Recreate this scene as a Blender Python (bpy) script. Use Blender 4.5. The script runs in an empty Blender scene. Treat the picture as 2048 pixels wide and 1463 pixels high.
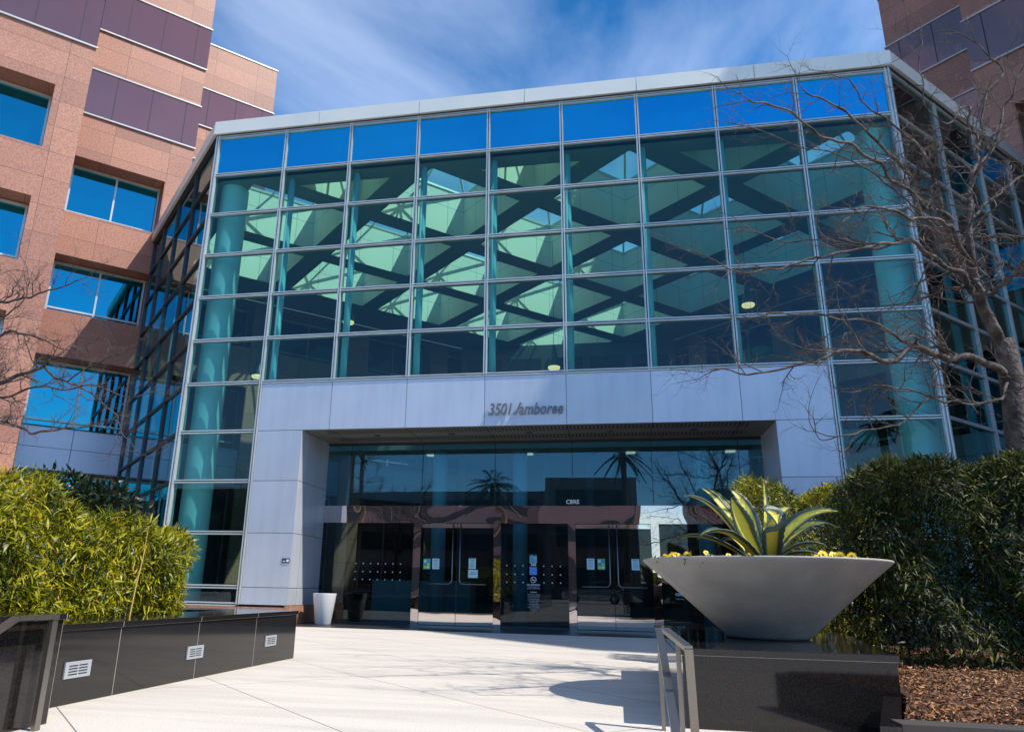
import bpy, math, random
import numpy as np
from mathutils import Vector, Matrix
R = math.radians
col = bpy.context.scene.collection
sc = bpy.context.scene

# ------------------------------------------------------------ camera
FPX, PX, PY, IW, IH = 1464.7, 938.4, 735.25, 2048, 1463
_y, _p, _r = R(-11.242), R(16.750), R(1.2109)
CAM = np.array([10.0870, -15.8094, 0.8381])
FW = np.array([math.sin(_y)*math.cos(_p), math.cos(_y)*math.cos(_p), math.sin(_p)])
_a = np.array([math.cos(_y), -math.sin(_y), 0.]); _b = np.cross(_a, FW)
RT = math.cos(_r)*_a+math.sin(_r)*_b
UP = -math.sin(_r)*_a+math.cos(_r)*_b
cd = bpy.data.cameras.new('camera'); cam = bpy.data.objects.new('camera', cd); col.objects.link(cam)
cam.matrix_world = Matrix(((RT[0], UP[0], -FW[0], CAM[0]), (RT[1], UP[1], -FW[1], CAM[1]), (RT[2], UP[2], -FW[2], CAM[2]), (0, 0, 0, 1)))
cd.sensor_width = 36; cd.lens = FPX/IW*36
cd.shift_x = (IW/2-PX)/IW; cd.shift_y = (PY-IH/2)/IW
cd.clip_start = 0.05; cd.clip_end = 4000
sc.camera = cam

def ray(x, y): return FW+RT*(x-PX)/FPX-UP*(y-PY)/FPX
def onx(x, y, X):
    d = ray(x, y); return CAM+d*(X-CAM[0])/d[0]
def onh(x, y, z):
    d = ray(x, y); return CAM+d*(z-CAM[2])/d[2]
def at(x, y, Y):
    d = ray(x, y); return CAM+d*(Y-CAM[1])/d[1]

# ------------------------------------------------------------ sky and sun
SUN = Vector((0.78, -0.213, 1.0)).normalized()
elev = math.asin(SUN.z); azim = math.atan2(SUN.x, SUN.y)
w = bpy.data.worlds.new('World'); sc.world = w; w.use_nodes = True
nt = w.node_tree; N = nt.nodes; L = nt.links; N.clear()
out = N.new('ShaderNodeOutputWorld'); bg = N.new('ShaderNodeBackground')
sky = N.new('ShaderNodeTexSky'); sky.sky_type = 'NISHITA'; sky.sun_disc = False
sky.sun_elevation = elev; sky.sun_rotation = azim; sky.air_density = 1.0; sky.dust_density = 0.3; sky.ozone_density = 3.0
tc = N.new('ShaderNodeTexCoord'); sep = N.new('ShaderNodeSeparateXYZ'); L.new(tc.outputs['Generated'], sep.inputs[0])
mz = N.new('ShaderNodeMath'); mz.operation = 'MAXIMUM'; mz.inputs[1].default_value = 0.04; L.new(sep.outputs[2], mz.inputs[0])
dx = N.new('ShaderNodeMath'); dx.operation = 'DIVIDE'; L.new(sep.outputs[0], dx.inputs[0]); L.new(mz.outputs[0], dx.inputs[1])
dy = N.new('ShaderNodeMath'); dy.operation = 'DIVIDE'; L.new(sep.outputs[1], dy.inputs[0]); L.new(mz.outputs[0], dy.inputs[1])
cmb = N.new('ShaderNodeCombineXYZ'); L.new(dx.outputs[0], cmb.inputs[0]); L.new(dy.outputs[0], cmb.inputs[1])
mp = N.new('ShaderNodeMapping'); mp.inputs['Rotation'].default_value = (0, 0, R(-25)); mp.inputs['Scale'].default_value = (1.15, 0.8, 1); mp.inputs['Location'].default_value = (-1.6, 0.9, 0)
L.new(cmb.outputs[0], mp.inputs[0])
nz = N.new('ShaderNodeTexNoise'); nz.inputs['Scale'].default_value = 0.95; nz.inputs['Detail'].default_value = 9; nz.inputs['Roughness'].default_value = 0.55; nz.inputs['Distortion'].default_value = 0.35
L.new(mp.outputs[0], nz.inputs[0])
cr = N.new('ShaderNodeValToRGB'); cr.color_ramp.elements[0].position = 0.37; cr.color_ramp.elements[1].position = 0.72
cr.color_ramp.elements[1].color = (0.8, 0.8, 0.8, 1); L.new(nz.outputs[0], cr.inputs[0])
hs = N.new('ShaderNodeHueSaturation'); hs.inputs['Saturation'].default_value = 1.35; hs.inputs['Hue'].default_value = 0.500; hs.inputs['Value'].default_value = 1.9; L.new(sky.outputs[0], hs.inputs['Color'])
ms_ = N.new('ShaderNodeMapRange'); ms_.inputs[1].default_value = -.55; ms_.inputs[2].default_value = .25; ms_.inputs[3].default_value = .22; ms_.inputs[4].default_value = 1.; L.new(sep.outputs[1], ms_.inputs[0])
mc_ = N.new('ShaderNodeMath'); mc_.operation = 'MULTIPLY'; L.new(cr.outputs[0], mc_.inputs[0]); L.new(ms_.outputs[0], mc_.inputs[1])
mx = N.new('ShaderNodeMixRGB'); L.new(mc_.outputs[0], mx.inputs[0]); zr_ = N.new('ShaderNodeMapRange'); zr_.inputs[1].default_value = .40; zr_.inputs[2].default_value = 1.; zr_.inputs[3].default_value = 1.; zr_.inputs[4].default_value = .42; L.new(sep.outputs[2], zr_.inputs[0])
zm_ = N.new('ShaderNodeMixRGB'); zm_.blend_type = 'MULTIPLY'; zm_.inputs[0].default_value = 1; L.new(hs.outputs[0], zm_.inputs[1]); L.new(zr_.outputs[0], zm_.inputs[2]); L.new(zm_.outputs[0], mx.inputs[1]); mx.inputs[2].default_value = (7.6, 8.8, 11.4, 1)
L.new(mx.outputs[0], bg.inputs[0]); bg.inputs[1].default_value = 0.12; L.new(bg.outputs[0], out.inputs[0])
sl = bpy.data.lights.new('sun', 'SUN'); sl.energy = 5.0; sl.angle = R(0.53); sl.color = (1.0, 0.92, 0.81)
so = bpy.data.objects.new('sun', sl); col.objects.link(so); so.rotation_euler = SUN.to_track_quat('Z', 'Y').to_euler(); so.location = SUN*60
sc.view_settings.view_transform = 'Standard'; sc.view_settings.look = 'None'; sc.view_settings.exposure = 0.12; sc.view_settings.gamma = 1
sc.cycles.max_bounces = 12; sc.cycles.transparent_max_bounces = 24; sc.cycles.caustics_reflective = False; sc.cycles.caustics_refractive = False
sc.cycles.sample_clamp_indirect = 6

# ------------------------------------------------------------ materials
M = {}
def mat(name, color=(.5, .5, .5), rough=.6, metal=0., spec=.5, emit=None, es=1.):
    m = bpy.data.materials.new(name); m.use_nodes = True; b = m.node_tree.nodes['Principled BSDF']
    b.inputs['Base Color'].default_value = (*color, 1); b.inputs['Roughness'].default_value = rough
    b.inputs['Metallic'].default_value = metal; b.inputs['Specular IOR Level'].default_value = spec
    if emit: b.inputs['Emission Color'].default_value = (*emit, 1); b.inputs['Emission Strength'].default_value = es
    M[name] = m; return m
def nodes(m): return m.node_tree.nodes, m.node_tree.links, m.node_tree.nodes['Principled BSDF']
def noise_var(m, c1, c2, scale=3., detail=6, lo=.35, hi=.65, coord='Object', bump=0., bscale=None, stretch=None):
    n, l, b = nodes(m); t = n.new('ShaderNodeTexCoord'); z = n.new('ShaderNodeTexNoise'); r = n.new('ShaderNodeValToRGB')
    mpn = n.new('ShaderNodeMapping'); l.new(t.outputs[coord], mpn.inputs[0])
    if stretch: mpn.inputs['Scale'].default_value = stretch[0]; mpn.inputs['Rotation'].default_value = stretch[1]
    l.new(mpn.outputs[0], z.inputs[0]); z.inputs['Scale'].default_value = scale; z.inputs['Detail'].default_value = detail
    r.color_ramp.elements[0].position = lo; r.color_ramp.elements[1].position = hi
    r.color_ramp.elements[0].color = (*c1, 1); r.color_ramp.elements[1].color = (*c2, 1)
    l.new(z.outputs[0], r.inputs[0]); l.new(r.outputs[0], b.inputs['Base Color'])
    if bump:
        z2 = n.new('ShaderNodeTexNoise'); z2.inputs['Scale'].default_value = bscale or scale*4; l.new(t.outputs[coord], z2.inputs[0])
        bp = n.new('ShaderNodeBump'); bp.inputs['Strength'].default_value = bump; bp.inputs['Distance'].default_value = .02
        l.new(z2.outputs[0], bp.inputs['Height']); l.new(bp.outputs[0], b.inputs['Normal'])
    return r

def glass(name, tint, refl, f0=.10, rcol=(1, 1, 1), wav=0.):
    """thin sheet: tinted see-through + mirror reflection that grows at grazing angles"""
    m = bpy.data.materials.new(name); m.use_nodes = True; n = m.node_tree.nodes; l = m.node_tree.links; n.clear()
    o = n.new('ShaderNodeOutputMaterial'); mixs = n.new('ShaderNodeMixShader'); tr = n.new('ShaderNodeBsdfTransparent'); gl = n.new('ShaderNodeBsdfGlossy')
    tr.inputs[0].default_value = (*tint, 1); gl.inputs['Color'].default_value = (*rcol, 1); gl.inputs['Roughness'].default_value = 0.0
    lw = n.new('ShaderNodeLayerWeight'); lw.inputs[0].default_value = .5
    pw5 = n.new('ShaderNodeMath'); pw5.operation = 'POWER'; pw5.inputs[1].default_value = 5.; l.new(lw.outputs['Facing'], pw5.inputs[0])
    mr = n.new('ShaderNodeMapRange'); mr.inputs[1].default_value = 0.; mr.inputs[2].default_value = 1.; mr.inputs[3].default_value = f0; mr.inputs[4].default_value = 1.
    l.new(pw5.outputs[0], mr.inputs[0]); l.new(mr.outputs[0], mixs.inputs[0]); l.new(tr.outputs[0], mixs.inputs[1]); l.new(gl.outputs[0], mixs.inputs[2]); l.new(mixs.outputs[0], o.inputs[0])
    if wav:
        t = n.new('ShaderNodeTexCoord'); z = n.new('ShaderNodeTexNoise'); z.inputs['Scale'].default_value = .8; z.inputs['Detail'].default_value = 1; l.new(t.outputs['Object'], z.inputs[0])
        bp = n.new('ShaderNodeBump'); bp.inputs['Strength'].default_value = wav; bp.inputs['Distance'].default_value = .02; l.new(z.outputs[0], bp.inputs['Height']); l.new(bp.outputs[0], gl.inputs['Normal']); l.new(bp.outputs[0], lw.inputs['Normal'])
    M[name] = m; return m
def mirror_glass(name, body, rcol, fac, wav=.1, rough=0.0):
    """opaque-backed coated glass"""
    m = bpy.data.materials.new(name); m.use_nodes = True; n = m.node_tree.nodes; l = m.node_tree.links; n.clear()
    o = n.new('ShaderNodeOutputMaterial'); mixs = n.new('ShaderNodeMixShader'); df = n.new('ShaderNodeBsdfDiffuse'); gl = n.new('ShaderNodeBsdfGlossy')
    df.inputs[0].default_value = (*body, 1); gl.inputs['Color'].default_value = (*rcol, 1); gl.inputs['Roughness'].default_value = rough
    mixs.inputs[0].default_value = fac; l.new(df.outputs[0], mixs.inputs[1]); l.new(gl.outputs[0], mixs.inputs[2]); l.new(mixs.outputs[0], o.inputs[0])
    if wav:
        t = n.new('ShaderNodeTexCoord'); z = n.new('ShaderNodeTexNoise'); z.inputs['Scale'].default_value = .6; z.inputs['Detail'].default_value = 1.5; l.new(t.outputs['Object'], z.inputs[0])
        bp = n.new('ShaderNodeBump'); bp.inputs['Strength'].default_value = wav; bp.inputs['Distance'].default_value = .05; l.new(z.outputs[0], bp.inputs['Height']); l.new(bp.outputs[0], gl.inputs['Normal'])
    M[name] = m; return m

glass('facade_glass', (.33, .64, .60), 1.5, .045, (.75, .92, 1.0), wav=.02)
glass('skylight_glass', (.75, .95, .90), 1.5, .05, (.8, .95, 1.))
glass('door_glass', (.20, .34, .38), 1.5, .045, (.8, .92, 1.), wav=.05)
glass('transom_glass', (.27, .50, .56), 1.5, .11, (.45, .80, 1.), wav=.04)
glass('side_glass', (.17, .42, .42), 1.5, .14, (.6, .9, 1.), wav=.04)
mirror_glass('spandrel_glass', (.005, .05, .14), (.03, .66, 1.0), .62, .05)
mirror_glass('window_glass', (.0, .03, .05), (.03, .40, .53), .62, .12)
mirror_glass('ribbon_glass', (.12, .045, .042), (.80, .33, .26), .58, .35)
mirror_glass('chrome', (.05, .05, .05), (.58, .51, .52), .93, .7)
mirror_glass('chrome_flat', (.1, .1, .1), (.75, .70, .66), .9, .12, .03)

def granite():
    m = mat('granite', (.42, .2, .14), .45); n, l, b = nodes(m)
    uv = n.new('ShaderNodeUVMap'); br = n.new('ShaderNodeTexBrick'); l.new(uv.outputs[0], br.inputs['Vector'])
    br.offset = 0; br.inputs['Scale'].default_value = 1; br.inputs['Brick Width'].default_value = 1.92; br.inputs['Row Height'].default_value = .86
    br.inputs['Mortar Size'].default_value = .008; br.inputs['Mortar Smooth'].default_value = .1
    br.inputs['Color1'].default_value = (.49, .245, .165, 1); br.inputs['Color2'].default_value = (.33, .158, .112, 1); br.inputs['Mortar'].default_value = (.16, .08, .06, 1)
    t = n.new('ShaderNodeTexCoord'); z = n.new('ShaderNodeTexNoise'); z.inputs['Scale'].default_value = 22; z.inputs['Detail'].default_value = 5; z.inputs['Roughness'].default_value = .75; l.new(t.outputs['Object'], z.inputs[0])
    z3 = n.new('ShaderNodeTexNoise'); z3.inputs['Scale'].default_value = .5; z3.inputs['Detail'].default_value = 3; l.new(t.outputs['Object'], z3.inputs[0])
    r = n.new('ShaderNodeValToRGB'); r.color_ramp.elements[0].position = .36; r.color_ramp.elements[1].position = .62; r.color_ramp.elements[0].color = (.62, .60, .60, 1); r.color_ramp.elements[1].color = (1.22, 1.2, 1.18, 1); l.new(z.outputs[0], r.inputs[0])
    mu = n.new('ShaderNodeMixRGB'); mu.blend_type = 'MULTIPLY'; mu.inputs[0].default_value = 1; l.new(br.outputs[0], mu.inputs[1]); l.new(r.outputs[0], mu.inputs[2])
    r3 = n.new('ShaderNodeValToRGB'); r3.color_ramp.elements[0].position = .3; r3.color_ramp.elements[1].position = .7; r3.color_ramp.elements[0].color = (.86, .84, .86, 1); l.new(z3.outputs[0], r3.inputs[0])
    mu2 = n.new('ShaderNodeMixRGB'); mu2.blend_type = 'MULTIPLY'; mu2.inputs[0].default_value = 1; l.new(mu.outputs[0], mu2.inputs[1]); l.new(r3.outputs[0], mu2.inputs[2])
    l.new(mu2.outputs[0], b.inputs['Base Color'])
granite()
def black_granite(name='black_granite', bw=1.15, rh=2.0):
    m = mat(name, (.02, .019, .018), .07, spec=.5); n, l, b = nodes(m)
    uv = n.new('ShaderNodeUVMap'); br = n.new('ShaderNodeTexBrick'); l.new(uv.outputs[0], br.inputs['Vector']); br.offset = 0
    br.inputs['Scale'].default_value = 1; br.inputs['Brick Width'].default_value = bw; br.inputs['Row Height'].default_value = rh; br.inputs['Mortar Size'].default_value = .0035
    t = n.new('ShaderNodeTexCoord'); z = n.new('ShaderNodeTexNoise'); z.inputs['Scale'].default_value = 140; z.inputs['Detail'].default_value = 3; l.new(t.outputs['Object'], z.inputs[0])
    r = n.new('ShaderNodeValToRGB'); r.color_ramp.elements[0].position = .42; r.color_ramp.elements[1].position = .68; r.color_ramp.elements[0].color = (.009, .008, .008, 1); r.color_ramp.elements[1].color = (.026, .023, .021, 1); l.new(z.outputs[0], r.inputs[0])
    l.new(r.outputs[0], br.inputs['Color1']); l.new(r.outputs[0], br.inputs['Color2']); br.inputs['Mortar'].default_value = (.30, .26, .22, 1)
    l.new(br.outputs[0], b.inputs['Base Color'])
black_granite()
m = mat('aluminium', (.62, .66, .66), .33, .35); noise_var(m, (.50, .55, .56), (.58, .62, .61), 2.)
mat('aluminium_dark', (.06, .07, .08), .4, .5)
m = mat('coping_metal', (.50, .54, .53), .42, .1); noise_var(m, (.68, .73, .71), (.76, .78, .74), .7)
m = mat('fascia_metal', (.40, .44, .55), .34, .3); noise_var(m, (.53, .58, .68), (.59, .635, .71), .8)
n_, l_, b_ = nodes(M['fascia_metal']); oi = n_.new('ShaderNodeObjectInfo'); mr_ = n_.new('ShaderNodeMapRange'); mr_.inputs[3].default_value = .90; mr_.inputs[4].default_value = 1.06; l_.new(oi.outputs['Random'], mr_.inputs[0])
mm_ = n_.new('ShaderNodeMixRGB'); mm_.blend_type = 'MULTIPLY'; mm_.inputs[0].default_value = 1; src = b_.inputs['Base Color'].links[0].from_socket; l_.new(src, mm_.inputs[1]); l_.new(mr_.outputs[0], mm_.inputs[2]); l_.new(mm_.outputs[0], b_.inputs['Base Color'])
zt = n_.new('ShaderNodeTexNoise'); zt.inputs['Scale'].default_value = 1; zt.inputs['Detail'].default_value = 6; tcx = n_.new('ShaderNodeTexCoord'); mpx = n_.new('ShaderNodeMapping'); mpx.inputs['Scale'].default_value = (7, 7, .5); l_.new(tcx.outputs['Object'], mpx.inputs[0]); l_.new(mpx.outputs[0], zt.inputs[0])
rx = n_.new('ShaderNodeValToRGB'); rx.color_ramp.elements[0].position = .3; rx.color_ramp.elements[1].position = .6; rx.color_ramp.elements[0].color = (.93, .93, .94, 1); l_.new(zt.outputs[0], rx.inputs[0])
m2_ = n_.new('ShaderNodeMixRGB'); m2_.blend_type = 'MULTIPLY'; m2_.inputs[0].default_value = 1; l_.new(mm_.outputs[0], m2_.inputs[1]); l_.new(rx.outputs[0], m2_.inputs[2]); l_.new(m2_.outputs[0], b_.inputs['Base Color'])
mat('spandrel_metal', (.55, .62, .78), .3, .3)
mat('joint', (.02, .02, .025), .7)
m = mat('soffit', (.16, .17, .16), .6)
mat('soffit_slot', (.02, .02, .02), .7)
mat('stone_dark', (.03, .032, .035), .35)
mat('pipe_paint', (.5, .86, 1.), .35)
mat('column_paint', (.78, .92, 1.), .4)
def panel_white():
    m = mat('well_panel', (.62, .68, .60), .6); n, l, b = nodes(m); uv = n.new('ShaderNodeUVMap'); br = n.new('ShaderNodeTexBrick'); l.new(uv.outputs[0], br.inputs['Vector']); br.offset = 0
    br.inputs['Scale'].default_value = 1; br.inputs['Brick Width'].default_value = 1.27; br.inputs['Row Height'].default_value = .85; br.inputs['Mortar Size'].default_value = .006
    br.inputs['Color1'].default_value = (.86, .84, .70, 1); br.inputs['Color2'].default_value = (.82, .80, .67, 1); br.inputs['Mortar'].default_value = (.15, .16, .15, 1); l.new(br.outputs[0], b.inputs['Base Color'])
panel_white()
mat('ceiling_paint', (.34, .40, .38), .7)
mat('white_frame', (.75, .78, .75), .4)
mat('interior_floor', (.12, .11, .10), .12)
mat('interior_wall', (.10, .12, .14), .5)
mat('interior_dark', (.02, .025, .03), .4)
mat('desk_teal', (.25, .5, .55), .35)
m = mat('pot_white', (.78, .80, .80), .45)
m = mat('bowl_grey', (.42, .40, .37), .6); noise_var(m, (.35, .335, .31), (.44, .42, .39), 3.5, bump=.15, bscale=60)
mat('soil', (.04, .028, .02), .9)
mat('steel', (.27, .25, .23), .3, .9)
mat('light_frame', (.50, .55, .60), .4, .5)
mat('paper', (.55, .80, .85), .6); mat('paper_ink', (.10, .25, .30), .7); mat('paper_green', (.08, .45, .25), .6); mat('paper_yellow', (.65, .70, .05), .6); mat('paper_blue', (.05, .28, .65), .6)
mat('decal_white', (.75, .78, .85), .6); mat('decal_teal', (.15, .50, .62), .5); mat('decal_blue', (.08, .30, .75), .5)
mat('plate_navy', (.05, .06, .12), .4)
mat('letter_metal', (.16, .18, .21), .35, .4)
mat('lamp_body', (.10, .12, .12), .3, .5); mat('lamp_glow', (.9, .7, .3), .4, emit=(1., .60, .30), es=1.5); mat('lamp_ring', (.9, .6, .1), .4, emit=(1., .42, .08), es=1.0)
mat('interior_lamp', (.9, .8, .6), .4, emit=(1., .85, .6), es=.8)
m = mat('bark', (.20, .155, .13), .8); noise_var(m, (.02, .016, .015), (.12, .098, .088), 9., bump=1., bscale=26)
mat('twig', (.10, .07, .06), .7)
mat('palm_bark', (.12, .09, .06), .9); mat('palm_leaf', (.05, .09, .03), .6)
mat('kerb_grey', (.055, .05, .045), .85); mat('asphalt', (.05, .05, .05), .9)
mat('far_wall', (.18, .125, .125), .6); mat('far_white', (.6, .6, .62), .6)
mat('car_paint', (.55, .60, .60), .25, .6); mat('rubber', (.02, .02, .02), .8)

def concrete():
    m = mat('plaza_concrete', (.6, .58, .55), .75); n, l, b = nodes(m)
    t = n.new('ShaderNodeTexCoord'); mpn = n.new('ShaderNodeMapping'); mpn.inputs['Rotation'].default_value = (0, 0, R(45)); l.new(t.outputs['Object'], mpn.inputs[0])
    mpn.inputs['Location'].default_value = (1.35, -.75, 0)
    br = n.new('ShaderNodeTexBrick'); br.offset = 0; br.inputs['Scale'].default_value = 1; br.inputs['Brick Width'].default_value = 3.2; br.inputs['Row Height'].default_value = 1.35; br.inputs['Mortar Size'].default_value = .006; br.inputs['Mortar Smooth'].default_value = .3
    l.new(mpn.outputs[0], br.inputs['Vector'])
    mp2 = n.new('ShaderNodeMapping'); mp2.inputs['Scale'].default_value = (.5, 3.5, 1); mp2.inputs['Rotation'].default_value = (0, 0, R(12)); l.new(t.outputs['Object'], mp2.inputs[0])
    z = n.new('ShaderNodeTexNoise'); z.inputs['Scale'].default_value = .9; z.inputs['Detail'].default_value = 9; z.inputs['Roughness'].default_value = .6; z.inputs['Distortion'].default_value = .6; l.new(mp2.outputs[0], z.inputs[0])
    r = n.new('ShaderNodeValToRGB'); e = r.color_ramp.elements; e[0].position = .28; e[0].color = (.57, .53, .475, 1); e[1].position = .58; e[1].color = (.70, .66, .60, 1); l.new(z.outputs[0], r.inputs[0])
    z4 = n.new('ShaderNodeTexNoise'); z4.inputs['Scale'].default_value = 60; z4.inputs['Detail'].default_value = 4; l.new(t.outputs['Object'], z4.inputs[0])
    r4 = n.new('ShaderNodeValToRGB'); r4.color_ramp.elements[0].position = .3; r4.color_ramp.elements[0].color = (.85, .85, .85, 1); r4.color_ramp.elements[1].position = .6; l.new(z4.outputs[0], r4.inputs[0])
    mu = n.new('ShaderNodeMixRGB'); mu.blend_type = 'MULTIPLY'; mu.inputs[0].default_value = 1; l.new(r.outputs[0], mu.inputs[1]); l.new(r4.outputs[0], mu.inputs[2])
    l.new(mu.outputs[0], br.inputs['Color1']); l.new(mu.outputs[0], br.inputs['Color2']); br.inputs['Mortar'].default_value = (.22, .20, .18, 1)
    l.new(br.outputs[0], b.inputs['Base Color'])
concrete()
def leafmat(name, cols, trans=.35, rough=.4):
    """every leaf carries its own random value in the first uv channel"""
    m = bpy.data.materials.new(name); m.use_nodes = True; n = m.node_tree.nodes; l = m.node_tree.links; b = n['Principled BSDF']; o = n['Material Output']
    uv = n.new('ShaderNodeUVMap'); s = n.new('ShaderNodeSeparateXYZ'); l.new(uv.outputs[0], s.inputs[0]); r = n.new('ShaderNodeValToRGB'); r.color_ramp.interpolation = 'LINEAR'
    els = r.color_ramp.elements
    while len(els) < len(cols): els.new(.5)
    for i, (p, c) in enumerate(cols): els[i].position = p; els[i].color = (*c, 1)
    l.new(s.outputs[0], r.inputs[0]); l.new(r.outputs[0], b.inputs['Base Color']); b.inputs['Roughness'].default_value = rough
    tl = n.new('ShaderNodeBsdfTranslucent'); l.new(r.outputs[0], tl.inputs[0]); ms = n.new('ShaderNodeMixShader'); ms.inputs[0].default_value = trans
    l.new(b.outputs[0], ms.inputs[1]); l.new(tl.outputs[0], ms.inputs[2]); l.new(ms.outputs[0], o.inputs[0]); M[name] = m
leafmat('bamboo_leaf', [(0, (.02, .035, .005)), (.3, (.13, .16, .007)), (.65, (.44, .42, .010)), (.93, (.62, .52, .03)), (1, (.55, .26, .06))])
leafmat('bamboo_leaf_shade', [(0, (.010, .020, .004)), (.5, (.04, .065, .008)), (.85, (.15, .17, .015)), (1, (.26, .20, .04))], rough=.55)  # bamboo leaves darkened so their colour carries the right hedge's shade
leafmat('shrub_leaf', [(0, (.006, .016, .006)), (1, (.02, .045, .012))], .15)
leafmat('pansy_leaf', [(0, (.05, .10, .02)), (1, (.14, .22, .04))], .3)
leafmat('mulch_chip', [(0, (.05, .020, .008)), (.45, (.24, .095, .034)), (.85, (.42, .20, .08)), (1, (.62, .38, .20))], 0., .8)
mat('mulch_ground', (.06, .03, .015), .95)
mat('bamboo_stem', (.42, .30, .07), .5)
mat('petal', (.82, .56, .01), .5); mat('petal_dark', (.15, .02, .005), .6)
def agave_mat():
    m = mat('agave_leaf', (.5, .5, .1), .45); n, l, b = nodes(m); uv = n.new('ShaderNodeUVMap'); s = n.new('ShaderNodeSeparateXYZ'); l.new(uv.outputs[0], s.inputs[0])
    t = n.new('ShaderNodeTexCoord'); mpn = n.new('ShaderNodeMapping'); mpn.inputs['Scale'].default_value = (26, 1.2, 1); l.new(uv.outputs[0], mpn.inputs[0]); z = n.new('ShaderNodeTexNoise'); z.inputs['Scale'].default_value = 1; l.new(mpn.outputs[0], z.inputs[0])
    ad = n.new('ShaderNodeMath'); ad.operation = 'MULTIPLY_ADD'; l.new(z.outputs[0], ad.inputs[0]); ad.inputs[1].default_value = .10; l.new(s.outputs[0], ad.inputs[2])
    r = n.new('ShaderNodeValToRGB'); e = r.color_ramp.elements; e[0].position = 0; e[0].color = (.05, .085, .07, 1); e[1].position = 1; e[1].color = (.05, .085, .07, 1)
    for p, c in [(.20, (.055, .095, .075)), (.25, (.34, .34, .08)), (.31, (.68, .58, .06)), (.55, (.74, .66, .09)), (.78, (.66, .56, .06)), (.83, (.30, .32, .08)), (.87, (.055, .095, .075))]:
        q = e.new(p); q.color = (*c, 1)
    l.new(ad.outputs[0], r.inputs[0]); l.new(r.outputs[0], b.inputs['Base Color'])
agave_mat()

# ------------------------------------------------------------ mesh helpers
def put(o, parent=None):
    col.objects.link(o)
    if parent: o.parent = parent
    return o
class MB:
    def __init__(s): s.v = []; s.f = []; s.uv = []; s.mi = []; s.k = 0
    def face(s, pts, uv=None):
        i = len(s.v); s.v += [tuple(map(float, p)) for p in pts]; s.f.append(tuple(range(i, i+len(pts))))
        s.uv.append(uv or [(0, 0)]*len(pts)); s.mi.append(s.k)
    def box(s, lo, hi, fr=None):
        x0, y0, z0 = lo; x1, y1, z1 = hi
        P = lambda x, y, z: fr(x, y, z) if fr else (x, y, z)
        for q, u in (([(x0, y0, z0), (x1, y0, z0), (x1, y0, z1), (x0, y0, z1)], 'xz'), ([(x1, y1, z0), (x0, y1, z0), (x0, y1, z1), (x1, y1, z1)], 'xz'),
                     ([(x0, y1, z0), (x0, y0, z0), (x0, y0, z1), (x0, y1, z1)], 'yz'), ([(x1, y0, z0), (x1, y1, z0), (x1, y1, z1), (x1, y0, z1)], 'yz'),
                     ([(x0, y0, z1), (x1, y0, z1), (x1, y1, z1), (x0, y1, z1)], 'xy'), ([(x0, y1, z0), (x1, y1, z0), (x1, y0, z0), (x0, y0, z0)], 'xy')):
            ix = {'x': 0, 'y': 1, 'z': 2}
            s.face([P(*p) for p in q], [(p[ix[u[0]]], p[ix[u[1]]]) for p in q])
        return s
    def tube(s, pts, rad, n=6, cap=True):
        pts = [Vector(p) for p in pts]
        if not hasattr(rad, '__len__'): rad = [rad]*len(pts)
        base = len(s.v); prev = None
        for i, p in enumerate(pts):
            d = (pts[min(i+1, len(pts)-1)]-pts[max(i-1, 0)])
            d = d.normalized() if d.length > 1e-9 else Vector((0, 0, 1))
            if prev is None: a = d.orthogonal().normalized()
            else: a = (prev-d*prev.dot(d)); a = a.normalized() if a.length > 1e-6 else d.orthogonal().normalized()
            prev = a; b = d.cross(a)
            for k in range(n):
                t = 2*math.pi*k/n; q = p+(a*math.cos(t)+b*math.sin(t))*rad[i]; s.v.append((q.x, q.y, q.z))
        for i in range(len(pts)-1):
            for k in range(n):
                a0 = base+i*n+k; a1 = base+i*n+(k+1) % n; s.f.append((a0, a1, a1+n, a0+n)); s.uv.append([(0, 0)]*4); s.mi.append(s.k)
        if cap:
            s.f.append(tuple(base+k for k in range(n))[::-1]); s.uv.append([(0, 0)]*n); s.mi.append(s.k)
            e = base+(len(pts)-1)*n; s.f.append(tuple(e+k for k in range(n))); s.uv.append([(0, 0)]*n); s.mi.append(s.k)
        return s
    def lathe(s, prof, c=(0, 0, 0), n=48):
        base = len(s.v)
        for r_, z in prof:
            for k in range(n):
                t = 2*math.pi*k/n; s.v.append((c[0]+r_*math.cos(t), c[1]+r_*math.sin(t), c[2]+z))
        for i in range(len(prof)-1):
            for k in range(n):
                a0 = base+i*n+k; a1 = base+i*n+(k+1) % n; s.f.append((a0, a1, a1+n, a0+n)); s.uv.append([(0, 0)]*4); s.mi.append(s.k)
        return s
    def build(s, name, m, parent=None, smooth=False, bevel=0., org=None):
        me = bpy.data.meshes.new(name); v = s.v
        if org is not None: v = [(a-org[0], b-org[1], c-org[2]) for a, b, c in v]
        me.from_pydata(v, [], s.f); ul = me.uv_layers.new(name='UVMap')
        ul.data.foreach_set('uv', [c for f in s.uv for p in f for c in p])
        for q in (m if isinstance(m, (list, tuple)) else [m]): me.materials.append(M[q] if isinstance(q, str) else q)
        me.polygons.foreach_set('material_index', s.mi)
        if smooth: me.polygons.foreach_set('use_smooth', [True]*len(s.f))
        me.update(); o = bpy.data.objects.new(name, me); put(o, parent)
        if org is not None: o.location = org
        if bevel:
            b = o.modifiers.new('bevel', 'BEVEL'); b.width = bevel; b.segments = 2; b.limit_method = 'ANGLE'
            wd = o.modifiers.new('weld', 'WELD'); wd.merge_threshold = .0005
            o.modifiers.move(1, 0)
        return o
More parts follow.
